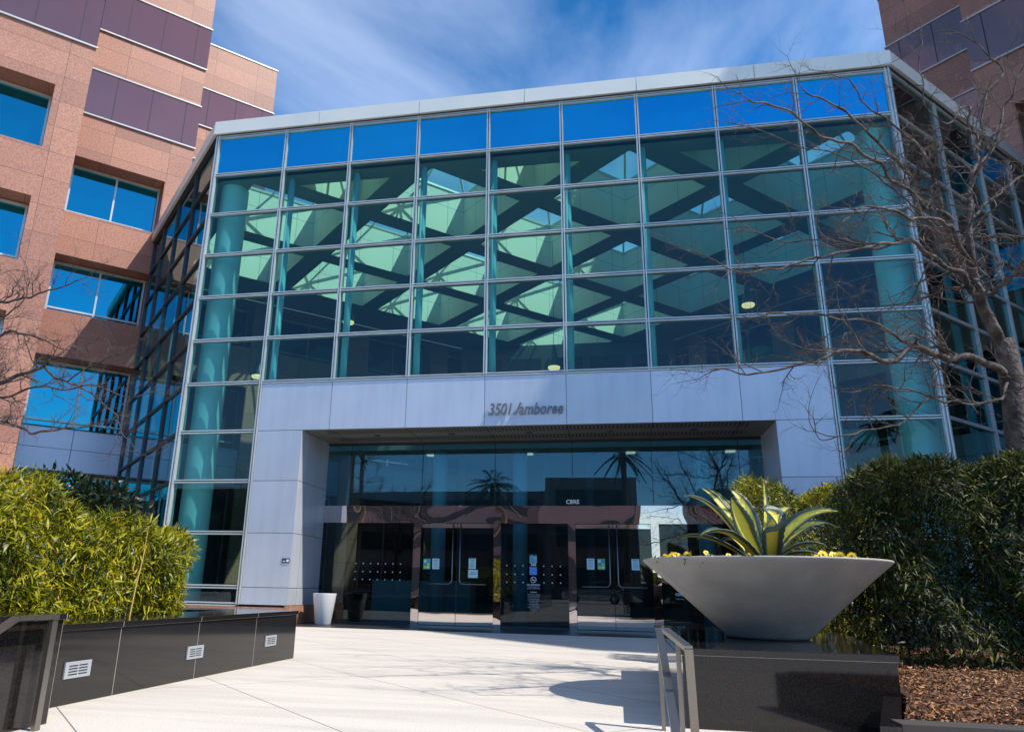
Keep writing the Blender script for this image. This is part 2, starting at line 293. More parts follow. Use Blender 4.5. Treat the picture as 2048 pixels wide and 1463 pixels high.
def tag(o, label=None, cat=None, group=None, kind=None):
    if label: o['label'] = label
    if cat: o['category'] = cat
    if group: o['group'] = group
    if kind: o['kind'] = kind
    return o
def empty(name, loc=(0, 0, 0), label=None, cat=None, group=None):
    o = bpy.data.objects.new(name, None); o.empty_display_size = .2; o.location = loc; put(o); return tag(o, label, cat, group)
def child_world(o, root):
    """parent keeping geometry given in world coordinates"""
    o.parent = root; o.matrix_parent_inverse = Matrix.Translation(root.location).inverted(); return o
def frame(o, ax, nrm):
    o = np.array(o, float); ax = np.array(ax, float); nrm = np.array(nrm, float)
    return lambda s, d, z: tuple(o+ax*s+nrm*d+np.array([0, 0, z]))
def text_mesh(body, size, extrude, shear=0., align='CENTER', bold=0.):
    c = bpy.data.curves.new('t', 'FONT'); c.body = body; c.size = size; c.extrude = extrude; c.shear = shear; c.align_x = align; c.offset = bold; c.resolution_u = 3
    o = bpy.data.objects.new('t', c); col.objects.link(o); dg = bpy.context.evaluated_depsgraph_get(); dg.update()
    me = bpy.data.meshes.new_from_object(o.evaluated_get(dg)); bpy.data.objects.remove(o); return me
def text_obj(name, body, size, loc, m, parent, extrude=.0008, shear=0., align='CENTER', bold=0.):
    me = text_mesh(body, size, extrude, shear, align, bold); me.materials.clear(); me.materials.append(M[m])
    me.transform(Matrix.Rotation(R(90), 4, 'X')); o = bpy.data.objects.new(name, me); o.location = loc; put(o, parent); return o

# ------------------------------------------------------------ levels measured from the building
Z = [12.52, 11.36, 10.17, 8.99, 7.81, 6.64, 5.51, 4.31, 3.13, 1.95, 0.77, 0.40]
UX = [-0.18, 1.83, 3.66, 5.49, 7.32, 9.15, 10.98, 12.81, 14.64, 16.64]
YD = 1.70
S2 = math.sqrt(.5)
XC = 8.23
LT = (-5.85, 5.72); RTT = (22.31, 5.72)

# ------------------------------------------------------------ ground
def flat(name, pts, z, m, kind='structure'):
    b = MB(); b.face([(x, y, z) for x, y in pts], [(x, y) for x, y in pts]); return tag(b.build(name, m), kind=kind)
flat('ground', [(-900, -900), (900, -900), (900, 900), (-900, 900)], -.06, 'asphalt')
flat('plaza_pavement', [(-30, -60), (45, -60), (45, 8), (-30, 8)], 0., 'plaza_concrete')
b = MB(); b.box((2.9, -.50, -.03), (13.5, YD+.1, .004)); tag(b.build('entrance_paving', 'stone_dark'), kind='structure')

# ------------------------------------------------------------ granite wings
BANDS = [(16.82, 18.70), (20.42, 22.35), (24.02, 25.95)]
WINS = [(12.95, 15.10), (9.35, 11.35), (5.52, 7.83)]
def wall_sheet(b, fr, s0, s1, z0, z1, holes, d, reveal):
    ss = sorted({s0, s1, *[h[0] for h in holes], *[h[1] for h in holes]}); zz = sorted({z0, z1, *[h[2] for h in holes], *[h[3] for h in holes]})
    ss = [q for q in ss if s0 <= q <= s1]; zz = [q for q in zz if z0 <= q <= z1]
    for i in range(len(ss)-1):
        for j in range(len(zz)-1):
            cs = (ss[i]+ss[i+1])/2; cz = (zz[j]+zz[j+1])/2
            if any(h[0] < cs < h[1] and h[2] < cz < h[3] for h in holes): continue
            q = [(ss[i], zz[j]), (ss[i+1], zz[j]), (ss[i+1], zz[j+1]), (ss[i], zz[j+1])]
            b.face([fr(a, d, c) for a, c in q], [(a+.02, c-.83) for a, c in q])
    for h in holes:
        r_ = h[4] if len(h) > 4 else reveal
        for a, c in (((h[0], h[2]), (h[0], h[3])), ((h[1], h[2]), (h[1], h[3])), ((h[0], h[2]), (h[1], h[2])), ((h[0], h[3]), (h[1], h[3]))):
            b.face([fr(a[0], d, a[1]), fr(c[0], d, c[1]), fr(c[0], d-r_, c[1]), fr(a[0], d-r_, a[1])], [(a[0]+.3, a[1]+.3), (c[0]+.35, c[1]+.35), (c[0]+.35, c[1]+.8), (a[0]+.3, a[1]+.8)])
def tower(o, ax, nrm, label):
    root = empty('granite_tower', (o[0], o[1], 0), label, 'office building'); fr = frame((o[0], o[1], 0), ax, nrm)
    P = lambda b, n, m, **k: child_world(b.build(n, m, **k), root)
    blocks = [(-22.8, -18.8, 0., 29.6), (-18.8, -3.19, 3.9, 29.6), (-3.19, .79, 0., 29.6), (.79, 4.75, -3.9, 24.75), (.791, 19.8, 0., 11.22)]
    for bi, (s0, s1, d, top) in enumerate(blocks):
        b = MB(); holes = []; bays = []
        if bi == 1:
            q = -4.05
            while q-3.0 > s0: bays.append((q-3.0, q)); q -= 3.86
        elif bi == 2: bays = [(-3.05, -.05)]
        elif bi == 3: bays = [(1.4, 4.4)]
        else: bays = [(.95, 3.8), (4.8, 7.8), (8.7, 11.7), (12.6, 15.6)]
        for a0, a1 in bays:
            for z0, z1 in WINS:
                if z0 < top-1: holes.append((a0, a1, z0, min(z1, top-.15), .80))
            holes.append((a0, a1, .35, 5.52, .80))
        for z0, z1 in BANDS:
            if z1 < top-1: holes.append((s0, s1, z0, z1, .06))
        wall_sheet(b, fr, s0, s1, 0, top, holes, d, .5)
        b.box((s0, {1: d-15.3, 3: d-7.6, 4: d-3.2}.get(bi, d-11.5), 0), (s1, d-.82, top-.02), fr)
        for se in (s0, s1):
            b.face([fr(se, d, 0), fr(se, d-.7, 0), fr(se, d-.7, top), fr(se, d, top)], [(0, 0), (.7, 0), (.7, top-.83), (0, top-.83)])
        b.face([fr(s0, d, top), fr(s1, d, top), fr(s1, d-.7, top), fr(s0, d-.7, top)], [(0, 0)]*4)
        P(b, 'wall', 'granite', org=(o[0], o[1], 0))
        c = MB(); c.box((s0-.0, d-.3, top+.002), (s1+.03, d+.03, top+.07), fr); P(c, 'coping', 'aluminium')
        for z0, z1 in BANDS:
            if z1 >= top-1: continue
            g = MB(); g.box((s0+.012, d-.05, z0), (s1+(.03 if bi != 1 else -.01), d+.025, z1), fr)
            wn = P(g, 'ribbon_window', 'ribbon_glass', org=fr(s0, d, z0))
            for zz in (z0, z1):
                fo = MB().box((s0-.0, d+.025, zz-.026), (s1+.05, d+.07, zz+.026), fr).build('frame_rail', 'aluminium'); fo.parent = wn; fo.matrix_parent_inverse = wn.matrix_basis.inverted()
            q = s1-.5
            while q > s0+.3:
                fo = MB().box((q-.014, d+.02, z0+.036), (q+.014, d+.032, z1-.036), fr).build('mullion', 'joint'); fo.parent = wn; fo.matrix_parent_inverse = wn.matrix_basis.inverted(); q -= 1.22
        for a0, a1 in bays:
            for z0, z1 in WINS+[(.36, 4.15)]:
                if z0 > top-1: continue
                z1 = min(z1, top-.15)
                g = MB(); g.box((a0+.01, d-.77, z0+.01), (a1-.01, d-.75, z1-.01), fr)
                wn = P(g, 'window', 'window_glass' if bi != 4 else 'interior_dark', org=fr(a0, d, z0))
                t = MB()
                t.box((a0+.01, d-.749, z0+.28), (a1-.01, d-.68, z0+.34), fr); t.box((a0+.01, d-.749, z1-.10), (a1-.01, d-.68, z1-.02), fr)
                for q in ((a0+a1)/2, a0+.05, a1-.05): t.box((q-.03, d-.749, z0+.02), (q+.03, d-.685, z1-.101), fr)
                fo = t.build('frame', 'aluminium'); fo.parent = wn; fo.matrix_parent_inverse = wn.matrix_basis.inverted()
            for k in range(2):
                for j in range(2):
                    g = MB(); am = (a0+a1)/2; x0 = (a0+.01, am+.008)[k]; x1 = (am-.008, a1-.01)[k]; zz0 = (4.16, 4.86)[j]; zz1 = (4.845, 5.51)[j]
                    g.box((x0, d-.70, zz0), (x1, d-.12, zz1), fr); P(g, 'spandrel_panel', 'spandrel_metal')
    return root
tower(LT, (S2, S2, 0), (S2, -S2, 0), 'sunlit pink granite office wing to the left of the glass atrium')
tower(RTT, (-S2, S2, 0), (-S2, -S2, 0), 'shaded purple-brown granite office wing to the right of the glass atrium')

# ------------------------------------------------------------ atrium
AT = empty('glass_atrium', (XC, 0, 0), 'teal glass entrance atrium with square panes and metal entrance portal between two granite wings', 'building')
def A(o): return child_world(o, AT)
FR = frame((0, 0, 0), (1, 0, 0), (0, -1, 0))             # d > 0 is towards the street
FL = frame((UX[0], 0, 0), (-S2, S2, 0), (-S2, -S2, 0))
FRR = frame((UX[9], 0, 0), (S2, S2, 0), (S2, -S2, 0))
SIDE = [0, 2.2, 4.35, 6.4, 8.02]
def mullion(fr, s, z0, z1, wdt=.085, m='aluminium'):
    b = MB()
    b.box((s-wdt/2, -.10, z0), (s+wdt/2, .03, z1), fr)
    for k in (-1, 1): b.box((s+k*wdt*.30-.014, .03, z0), (s+k*wdt*.30+.014, .062, z1), fr)
    b.k = 1; b.box((s-.012, .0301, z0), (s+.012, .034, z1), fr)
    return A(b.build('mullion', [m, 'joint']))
def transom(fr, s0, s1, z, h=.085, m='aluminium'):
    b = MB(); b.box((s0, -.09, z-h/2), (s1, .026, z+h/2), fr)
    for k in (-1, 1): b.box((s0, .026, z+k*h*.30-.013), (s1, .052, z+k*h*.30+.013), fr)
    b.k = 1; b.box((s0, .0262, z-.010), (s1, .030, z+.010), fr)
    return A(b.build('transom', [m, 'joint']))
def pane(fr, s0, s1, z0, z1, m): return [fr, s0, s1, z0, z1, m]
panes = []
for i in range(10):
    z0 = Z[6] if 2 <= i <= 7 else Z[11]
    if i in (0, 9):
        continue
    mullion(FR, UX[i], z0, Z[0]+.05)
for j in range(0, 7): transom(FR, UX[0], UX[9], Z[j])
for j in range(7, 12):
    transom(FR, UX[0]+.04, UX[1]-.04, Z[j]); transom(FR, UX[8]+.04, UX[9]-.04, Z[j])
for c_ in range(9):
    for j in range(11):
        if j >= 6 and 1 <= c_ <= 7: continue
        panes.append(pane(FR, UX[c_], UX[c_+1], Z[j+1], Z[j], 'spandrel_glass' if j == 0 else 'facade_glass'))
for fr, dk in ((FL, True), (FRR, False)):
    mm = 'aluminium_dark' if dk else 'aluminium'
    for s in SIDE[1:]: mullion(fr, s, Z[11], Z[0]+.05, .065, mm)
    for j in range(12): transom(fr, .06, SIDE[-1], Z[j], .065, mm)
    for c_ in range(4):
        for j in range(11): panes.append(pane(fr, SIDE[c_], SIDE[c_+1], Z[j+1], Z[j], 'side_glass'))
# corner posts
for fr2, x in ((FL, UX[0]), (FRR, UX[9])):
    b = MB()
    b.box((x-.065, -.10, Z[11]), (x+.065, .04, Z[0]+.05), FR)
    for k in (-1, 1): b.box((x+k*.035-.014, .04, Z[11]), (x+k*.035+.014, .075, Z[0]+.05), FR)
    b.box((.045, -.08, Z[11]), (.12, .045, Z[0]+.05), fr2); b.box((.05, .045, Z[11]), (.075, .07, Z[0]+.05), fr2)
    A(b.build('corner_post', 'aluminium'))
def proj(p):
    d = np.array(p)-CAM; z = d@FW
    return (PX+FPX*(d@RT)/z, PY-FPX*(d@UP)/z)
def psize(q):
    fr, s0, s1, z0, z1, m = q; P_ = [proj(fr(a, 0, c)) for a, c in ((s0, z0), (s1, z0), (s1, z1), (s0, z1))]
    if all(p[0] < 0 or p[0] > IW or p[1] < 0 or p[1] > IH for p in P_): return 0
    return abs(sum(P_[i][0]*P_[(i+1) % 4][1]-P_[(i+1) % 4][0]*P_[i][1] for i in range(4))/2)
panes.sort(key=lambda q: -psize(q))
rest = MB()
for i, (fr, s0, s1, z0, z1, m_) in enumerate(panes):
    g = MB() if i < 99 else rest
    q = [(s0, z0), (s1, z0), (s1, z1), (s0, z1)]; g.face([fr(a, 0, c) for a, c in q], q)
    if i < 99: A(g.build('glass_pane', m_, org=fr((s0+s1)/2, 0, z0)))
o = A(rest.build('glass_pane', 'side_glass')); tag(o, kind='stuff')
# backing of the top row, coping
b = MB(); b.box((UX[0]+.1, -.5, Z[1]-.04), (UX[9]-.1, -.12, 12.88), FR)
for fr in (FL, FRR): b.box((.15, -.4, Z[1]-.04), (SIDE[-1], -.12, 12.88), fr)
A(b.build('parapet_wall', 'interior_dark'))
CS = [UX[0]-.11, 2.75, 5.5, 8.24, 11.0, 13.75, UX[9]+.11]
for i in range(6):
    b = MB(); b.box((CS[i]+(.006 if i else 0), -.55, 12.595), (CS[i+1]-(.006 if i < 5 else 0), .13, 12.98), FR); A(b.build('coping', 'coping_metal'))
for fr in (FL, FRR):
    b = MB(); b.box((.04, -.5, 12.60), (4.1, .16, 12.975), fr); A(b.build('coping', 'coping_metal'))
    b = MB(); b.box((4.112, -.5, 12.60), (SIDE[-1]+.0, .16, 12.975), fr); A(b.build('coping', 'coping_metal'))
b = MB(); b.box((UX[0]-.06, -.12, 12.56), (UX[9]+.06, .07, 12.594), FR)
for fr in (FL, FRR): b.box((.04, -.12, 12.56), (SIDE[-1], .09, 12.599), fr)
A(b.build('coping_reveal', 'aluminium_dark'))
# metal fascia panels and portal jambs (front skin 30 mm proud of the glass line)
def panel(x0, x1, z0, z1):
    b = MB(); b.box((x0+.006, -.12, z0+.006), (x1-.006, .03, z1-.006), FR); return A(b.build('fascia_panel', 'fascia_metal', org=(x0, 0, z0)))
XJ0, XJ1 = 3.0, 13.46
for i in range(1, 8): panel(UX[i]+(.045 if i == 1 else 0), UX[i+1]-(.045 if i == 7 else 0), Z[7], Z[6]-.045)
ZP = [Z[7], Z[8], Z[9], Z[10], Z[11]]
for j in range(4):
    panel(UX[1]+.045, XJ0, ZP[j+1], ZP[j]); panel(XJ1, UX[8]-.045, ZP[j+1], ZP[j])
b = MB(); b.box((UX[1]+.05, -.10, Z[11]), (XJ0-.02, .015, Z[6]-.05), FR); b.box((XJ1+.02, -.10, Z[11]), (UX[8]-.05, .015, Z[6]-.05), FR); b.box((UX[1]+.05, -.10, Z[7]+.01), (UX[8]-.05, .012, Z[6]-.05), FR)
A(b.build('panel_backing', 'joint'))
for side, x in ((1, XJ0), (-1, XJ1)):
    for j in range(4):
        for y0, y1 in ((.006-.03, .42), (.432, 1.30), (1.312, YD)):
            b = MB(); xa, xb = sorted((x-side*.06, x)); b.box((xa, y0 if y0 > 0 else -.029, ZP[j+1]+.006), (xb, y1, ZP[j]-.006)); A(b.build('jamb_panel', 'fascia_metal'))
    xa, xb = sorted((x-side*.07, x-side*.012)); b = MB(); b.box((xa, .13, Z[11]), (xb, YD+.02, Z[7])); A(b.build('panel_backing', 'joint'))
    b = MB(); xa, xb = sorted((x-side*.05, x+side*.025)); b.box((xa, -.05, 0), (xb, YD, .395)); A(b.build('granite_base', 'granite'))
b = MB(); b.box((UX[0]-.05, -.2, 0), (XJ0-.05, .05, .355), FR); A(b.build('granite_base', 'granite'))
b = MB(); b.box((XJ1+.05, -.2, 0), (UX[9]+.05, .05, .355), FR); A(b.build('granite_base', 'granite'))
for fr in (FL, FRR): b = MB(); b.box((.08, -.2, 0), (SIDE[-1], .05, .355), fr); A(b.build('granite_base', 'granite'))
# soffit of the portal
b = MB(); b.box((XJ0+.002, -.02, Z[7]+.0), (XJ1-.002, YD+.3, Z[7]+.10)); A(b.build('soffit', 'soffit'))
b = MB()
x = XJ0+.5
while x < XJ1-.5:
    for y0 in (.16, 1.02): b.box((x, y0, Z[7]-.004), (x+.035, y0+.30, Z[7]-.0005))
    x += .085
for k in range(2, 8): b.box((UX[k]-.008, .0, Z[7]-.003), (UX[k]+.008, YD, Z[7]-.0005))
for y0 in (.12, .50, .98, 1.36): b.box((XJ0+.4, y0, Z[7]-.003), (XJ1-.4, y0+.012, Z[7]-.0005))
A(b.build('soffit_grille', 'soffit_slot'))
for k in range(1, 8):
    x = (UX[k]+UX[k+1])/2
    if XJ0+.3 < x < XJ1-.3: b = MB(); b.tube([(x, .75, Z[7]-.02), (x, .75, Z[7]-.0006)], [.07, .08], 20); A(b.build('downlight', 'interior_dark'))

# ---- entrance glazing
PO = [(5.34, 5.52), (7.29, 7.46), (9.03, 9.20), (10.90, 11.08)]
ZD0, ZD1 = 2.33, 2.74
seg = [XJ0, 3.62, 5.49, 7.30, 9.16, 11.0, 12.94, XJ1]
for i in range(7):
    x0, x1 = seg[i]+.004, seg[i+1]-.004
    g = MB(); g.face([(x0, YD, ZD1), (x1, YD, ZD1), (x1, YD, Z[7]-.06), (x0, YD, Z[7]-.06)]); A(g.build('transom_pane', 'transom_glass'))
b = MB()
for x in seg[1:-1]: b.box((x-.006, YD-.012, ZD1), (x+.006, YD+.012, Z[7]-.06))
b.box((XJ0, YD-.03, Z[7]-.06), (XJ1, YD+.03, Z[7]-.001)); A(b.build('glazing_joint', 'joint'))
for i in range(3):
    x0 = [XJ0, 6.37, 10.0][i]; x1 = [6.37, 10.0, XJ1][i]
    b = MB(); b.box((x0+.002, YD-.05, ZD0), (x1-.002, YD+.05, ZD1)); A(b.build('mirror_header', 'chrome'))
for x0, x1 in PO: b = MB(); b.box((x0, YD-.045, .004), (x1, YD+.045, ZD0-.001)); A(b.build('door_post', 'chrome'))
SL = [(XJ0, PO[0][0]), (PO[1][1], PO[2][0]), (PO[3][1], XJ1)]
for k, (x0, x1) in enumerate(SL):
    g = MB(); g.face([(x0, YD, .03), (x1, YD, .03), (x1, YD, ZD0), (x0, YD, ZD0)]); sp = A(g.build('sidelight_pane', 'door_glass', org=((x0+x1)/2, YD, 0)))
    b = MB(); b.box((x0, YD-.02, .003), (x1, YD+.02, .032)); A(b.build('sill', 'aluminium_dark'))
    dots = MB(); xs = [[3.91+.187*i for i in range(7)], [7.60+.19*i for i in range(3)]+[8.46+.19*i for i in range(3)], [11.4+.19*i for i in range(7)]][k]
    for x in xs:
        for z in (1.37, 1.18, 1.0): dots.tube([(x, YD-.004, z), (x, YD-.001, z)], .014, 10)
    q = dots.build('safety_dots', 'decal_white'); child_world(q, sp)
# doors
def door(x0, x1, hinge):
    g = MB(); g.face([(x0+.006, YD, .30), (x1-.006, YD, .30), (x1-.006, YD, ZD0-.11), (x0+.006, YD, ZD0-.11)])
    dr = A(g.build('door', 'door_glass', org=((x0+x1)/2, YD, 0)))
    def P(o): o.parent = dr; o.matrix_parent_inverse = dr.matrix_basis.inverted(); return o
    b = MB(); b.box((x0+.006, YD-.025, .02), (x1-.006, YD+.025, .30)); P(b.build('kick_plate', 'chrome_flat'))
    b = MB(); b.box((x0+.006, YD-.02, ZD0-.11), (x1-.006, YD+.02, ZD0-.01)); P(b.build('top_rail', 'chrome_flat'))
    m_ = x1 if hinge < 0 else x0; s = -1 if hinge < 0 else 1
    xa = m_+s*.09; xe = m_+s*.72; y = YD-.075; zb = .93
    pts = [(xa, y, ZD0-.03)]+[(xa, y, zb+.10)]
    for t in range(1, 6): a = R(18*t); pts.append((xa+s*.10*(1-math.cos(a)), y, zb+.10-.10*math.sin(a)))
    pts.append((xe, y, zb)); P(MB().tube(pts, .013, 10).build('handle', 'steel', smooth=True))
    b = MB()
    for z in (1.2, 2.0): b.tube([(xa, y, z), (xa, YD, z)], .008, 8)
    b.tube([(xe-s*.03, y, zb), (xe-s*.03, YD, zb)], .008, 8); P(b.build('handle_standoff', 'steel'))
    return dr
door(PO[0][1], 6.405, -1); door(6.405, PO[1][0], 1); door(PO[2][1], 10.05, -1); door(10.05, PO[3][0], 1)
# writing on the centre sidelight
WR = []
yq = YD-.003
def decal(n, body, size, x, z, m_='decal_white', **k): WR.append(A(text_obj(n, body, size, (x-XC, yq, z), m_, None, **k)))
def AT_local(o): return o
b = MB(); b.box((8.13, yq, 1.43), (8.30, yq+.001, 1.62)); A(b.build('award_sticker', 'decal_teal'))
b = MB()
for k in range(6):
    rr = .02+.02*k; pts = [(8.135+rr*math.cos(R(a)), yq-.002, 1.445+rr*math.sin(R(a))) for a in range(0, 91, 10) if 8.135+rr*math.cos(R(a)) < 8.298]
    b.tube(pts, .0028, 4)
A(b.build('sticker_arcs', 'interior_dark'))
def deco(name, body, size, x, z, m_='decal_white', align='CENTER', bold=0., shear=0.):
    me = text_mesh(body, size, .0006, shear, align, bold); me.materials.clear(); me.materials.append(M[m_]); me.transform(Matrix.Rotation(R(90), 4, 'X'))
    o = bpy.data.objects.new(name, me); put(o); o.location = (x, yq-.003, z); return A(o)
deco('sticker_text', 'BOMA', .062, 8.215, 1.585, 'interior_dark', bold=.001); deco('sticker_text', '360', .085, 8.22, 1.37, 'decal_white', bold=.002)
b = MB(); b.box((8.13, yq, 1.17), (8.30, yq+.001, 1.345)); A(b.build('blue_sticker', 'decal_blue'))
b = MB(); ring = [(8.22+.062*math.cos(R(a)), yq-.002, 1.06+.062*math.sin(R(a))) for a in range(0, 361, 15)]; b.tube(ring, .008, 6, cap=False)
b.tube([(8.178, yq-.002, 1.10), (8.262, yq-.002, 1.02)], .007, 6); b.box((8.185, yq-.001, 1.048), (8.25, yq, 1.066)); A(b.build('no_smoking_symbol', 'decal_white'))
deco('door_writing', 'NO SMOKING', .048, 8.22, .935, bold=.0012); deco('door_writing', 'WITHIN 25 FEET OF', .030, 8.22, .895); deco('door_writing', 'BUILDING ENTRANCE', .030, 8.22, .86)
deco('door_writing', '\u25B2 WARNING \u25B2' if False else 'WARNING', .032, 8.22, .78, bold=.001)
for k, t in enumerate(['THIS FACILITY CONTAINS', 'ONE OR MORE CHEMICALS', 'KNOWN TO THE STATE', 'OF CALIFORNIA TO CAUSE', 'CANCER, BIRTH DEFECTS', 'OR OTHER HARM', 'FURTHER INFORMATION', 'IS AVAILABLE AT THE', 'PROPERTY MANAGEMENT', 'OFFICE IN THIS', 'BUILDING']):
    deco('door_writing', t, .024, 8.22, .735-.036*k)
deco('door_writing', 'CBRE', .075, 11.45, .78, bold=.002); deco('door_writing', '949.809.4036', .032, 11.45, .70)
b = MB(); ring = [(11.36+.055*math.cos(R(a)), yq-.002, 1.06+.055*math.sin(R(a))) for a in range(0, 361, 15)]; b.tube(ring, .008, 6, cap=False); A(b.build('round_symbol', 'decal_white'))
deco('transom_writing', 'CBRE', .13, 9.15, 2.79, 'decal_white', bold=.003)
# wall plate beside the portal
b = MB(); b.box((2.79, -.045, 1.30), (2.97, -.031, 1.40)); wp = A(b.build('wall_plate', 'plate_navy', org=(2.88, 0, 1.35)))
b = MB(); b.tube([(2.93, -.050, 1.35), (2.93, -.0455, 1.35)], .032, 20); child_world(b.build('plate_dial', 'decal_white'), wp)
me = text_mesh('FIRE', .034, .0006, 0, 'CENTER', .001); me.materials.clear(); me.materials.append(M['decal_white']); me.transform(Matrix.Rotation(R(90), 4, 'X')); o = bpy.data.objects.new('plate_writing', me); put(o); o.location = (2.845, -.047, 1.325); child_world(o, wp)

# ---- notices taped to the doors
def notice(x, z, wd, ht, label, style):
    t = empty('notice', (x, YD-.012, z), label, 'paper notice')
    b = MB(); b.box((x-wd/2, YD-.0045, z-ht/2), (x+wd/2, YD-.003, z+ht/2)); child_world(b.build('sheet', 'paper' if style != 'grid' else 'paper_green'), t)
    b = MB(); y0, y1 = YD-.0065, YD-.0047
    if style == 'grid':
        for i in range(2):
            for j in range(3):
                b.k = [0, 1, 2][(i+2*j) % 3]; b.box((x-wd*.42+i*wd*.45, y0, z-ht*.42+j*ht*.28), (x-wd*.42+i*wd*.45+wd*.36, y1, z-ht*.42+j*ht*.28+ht*.22))
        child_world(b.build('printing', ['paper_yellow', 'paper', 'paper_blue']), t)
    else:
        if style != 'thanks': b.box((x-wd*.38, y0, z+ht*.34), (x+wd*.38, y1, z+ht*.42))
        n_ = 9 if style != 'thanks' else 2
        for k in range(n_):
            zz = z+ht*(.24-.075*k) if style != 'thanks' else z+ht*(.12-.2*k); wl = wd*(.36 if k % 3 else .28)
            b.box((x-wl, y0, zz), (x+wl, y1, zz+ht*(.025 if style != 'thanks' else .08)))
        child_world(b.build('printing', 'paper_ink'), t)
notice(5.68, 1.38, .17, .24, 'green yellow and blue printed notice on the far left glass door', 'grid')
notice(5.90, 1.385, .17, .24, 'pale text notice beside the green one, left door of the left pair', 'text')
notice(6.78, 1.40, .17, .24, 'pale two-column notice high on right door of the left pair', 'text')
notice(6.80, 1.17, .23, .18, 'wide pale handwritten notice below the two-column sheet, right door of left pair', 'thanks')
notice(9.53, 1.43, .17, .24, 'pale text notice on the left door of the right pair', 'text')
notice(9.77, 1.43, .17, .24, 'green yellow and blue printed notice on the left door of the right pair', 'grid')
notice(10.53, 1.43, .17, .24, 'pale notice alone on the rightmost glass door beside the bowl', 'text')

# ---- address letters
AD = empty('address_sign', (8.24, -.06, 4.55), 'raised italic metal numerals and letters 3501 Jamboree on fascia over doors', 'sign')
def tw_(t): me = text_mesh(t, .37, 0, 0, 'LEFT'); return max(v.co.x for v in me.vertices)
WT = '3501 Jamboree'; full = tw_(WT); kx = 1.66/full
for i, ch in enumerate(WT):
    if ch == ' ': continue
    me = text_mesh(ch, .37, .012, .30, 'LEFT', .003); me.materials.clear(); me.materials.append(M['letter_metal'])
    if ch == 'J':
        lo_ = min(v.co.y for v in me.vertices); hi_ = max(v.co.y for v in me.vertices)
        for v in me.vertices: v.co.y = (v.co.y-lo_)*.262/(hi_-lo_)
    me.transform(Matrix.Diagonal((kx*(1.35 if ch == 'J' else 1), 1, 1, 1))); me.transform(Matrix.Rotation(R(90), 4, 'X'))
    o = bpy.data.objects.new('letter', me); put(o); o.location = (7.40+(tw_(WT[:i+1])-tw_(ch))*kx, -.074, 4.555); child_world(o, AD)

# ------------------------------------------------------------ atrium roof: diagrid of beams with deep skylight wells
ZC = 11.25; ZW = 12.75; OP = 1.44; TL = 1.77
poly = [(UX[0]+.1, .12), (UX[9]-.1, .12), (22.25, 5.72), (XC, 19.75), (-5.8, 5.72)]; NP = len(poly)
def inside(p): return all((poly[(i+1) % NP][0]-poly[i][0])*(p[1]-poly[i][1])-(poly[(i+1) % NP][1]-poly[i][1])*(p[0]-poly[i][0]) > -1e-6 for i in range(NP))
def clip(pg):
    for i in range(NP):
        a, c = poly[i], poly[(i+1) % NP]; out_ = []
        f = lambda p: (c[0]-a[0])*(p[1]-a[1])-(c[1]-a[1])*(p[0]-a[0])
        for k in range(len(pg)):
            p, q = pg[k], pg[(k+1) % len(pg)]; fp, fq = f(p), f(q)
            if fp >= 0: out_.append(p)
            if (fp >= 0) != (fq >= 0): t = fp/(fp-fq); out_.append((p[0]+(q[0]-p[0])*t, p[1]+(q[1]-p[1])*t))
        pg = out_
        if not pg: return pg
    return pg
ceil = MB(); wells = []
for i in range(-7, 8):
    for j in range(-2, 8):
        if (i+j) % 2 == 0: continue
        cx, cy = XC+.05+2.5*i, 2.4+2.5*j
        dd = lambda r_: [(cx, cy-r_), (cx+r_, cy), (cx, cy+r_), (cx-r_, cy)]
        outer = dd(2.5); inner = dd(OP*math.sqrt(2))
        if j == -1 and XC-7.6 < cx < XC+7.6:
            yc = .64; rI = OP*math.sqrt(2); hx = rI-(yc-cy)
            tri = [(cx-hx, yc), (cx+hx, yc), (cx, cy+rI)]
            pg = clip([(cx-2.5, cy), (cx+2.5, cy), (cx+2.5-(yc-cy), yc), (cx-2.5+(yc-cy), yc)])
            if pg: ceil.face([(x, y, ZC) for x, y in pg])
            for q in ([(cx+hx, yc), (cx+2.5-(yc-cy), yc), (cx, cy+2.5), (cx, cy+rI)], [(cx-2.5+(yc-cy), yc), (cx-hx, yc), (cx, cy+rI), (cx, cy+2.5)]):
                pg = clip(q)
                if pg: ceil.face([(x, y, ZC) for x, y in pg])
            wells.append((cx, (yc*2+cy+rI)/3, tri))
        elif all(inside(p) for p in inner):
            for k in range(4):
                pg = clip([outer[k], outer[(k+1) % 4], inner[(k+1) % 4], inner[k]])
                if pg: ceil.face([(x, y, ZC) for x, y in pg])
            wells.append((cx, cy, inner))
        else:
            pg = clip(outer)
            if pg: ceil.face([(x, y, ZC) for x, y in pg])
A(ceil.build('ceiling_diagrid', 'ceiling_paint'))
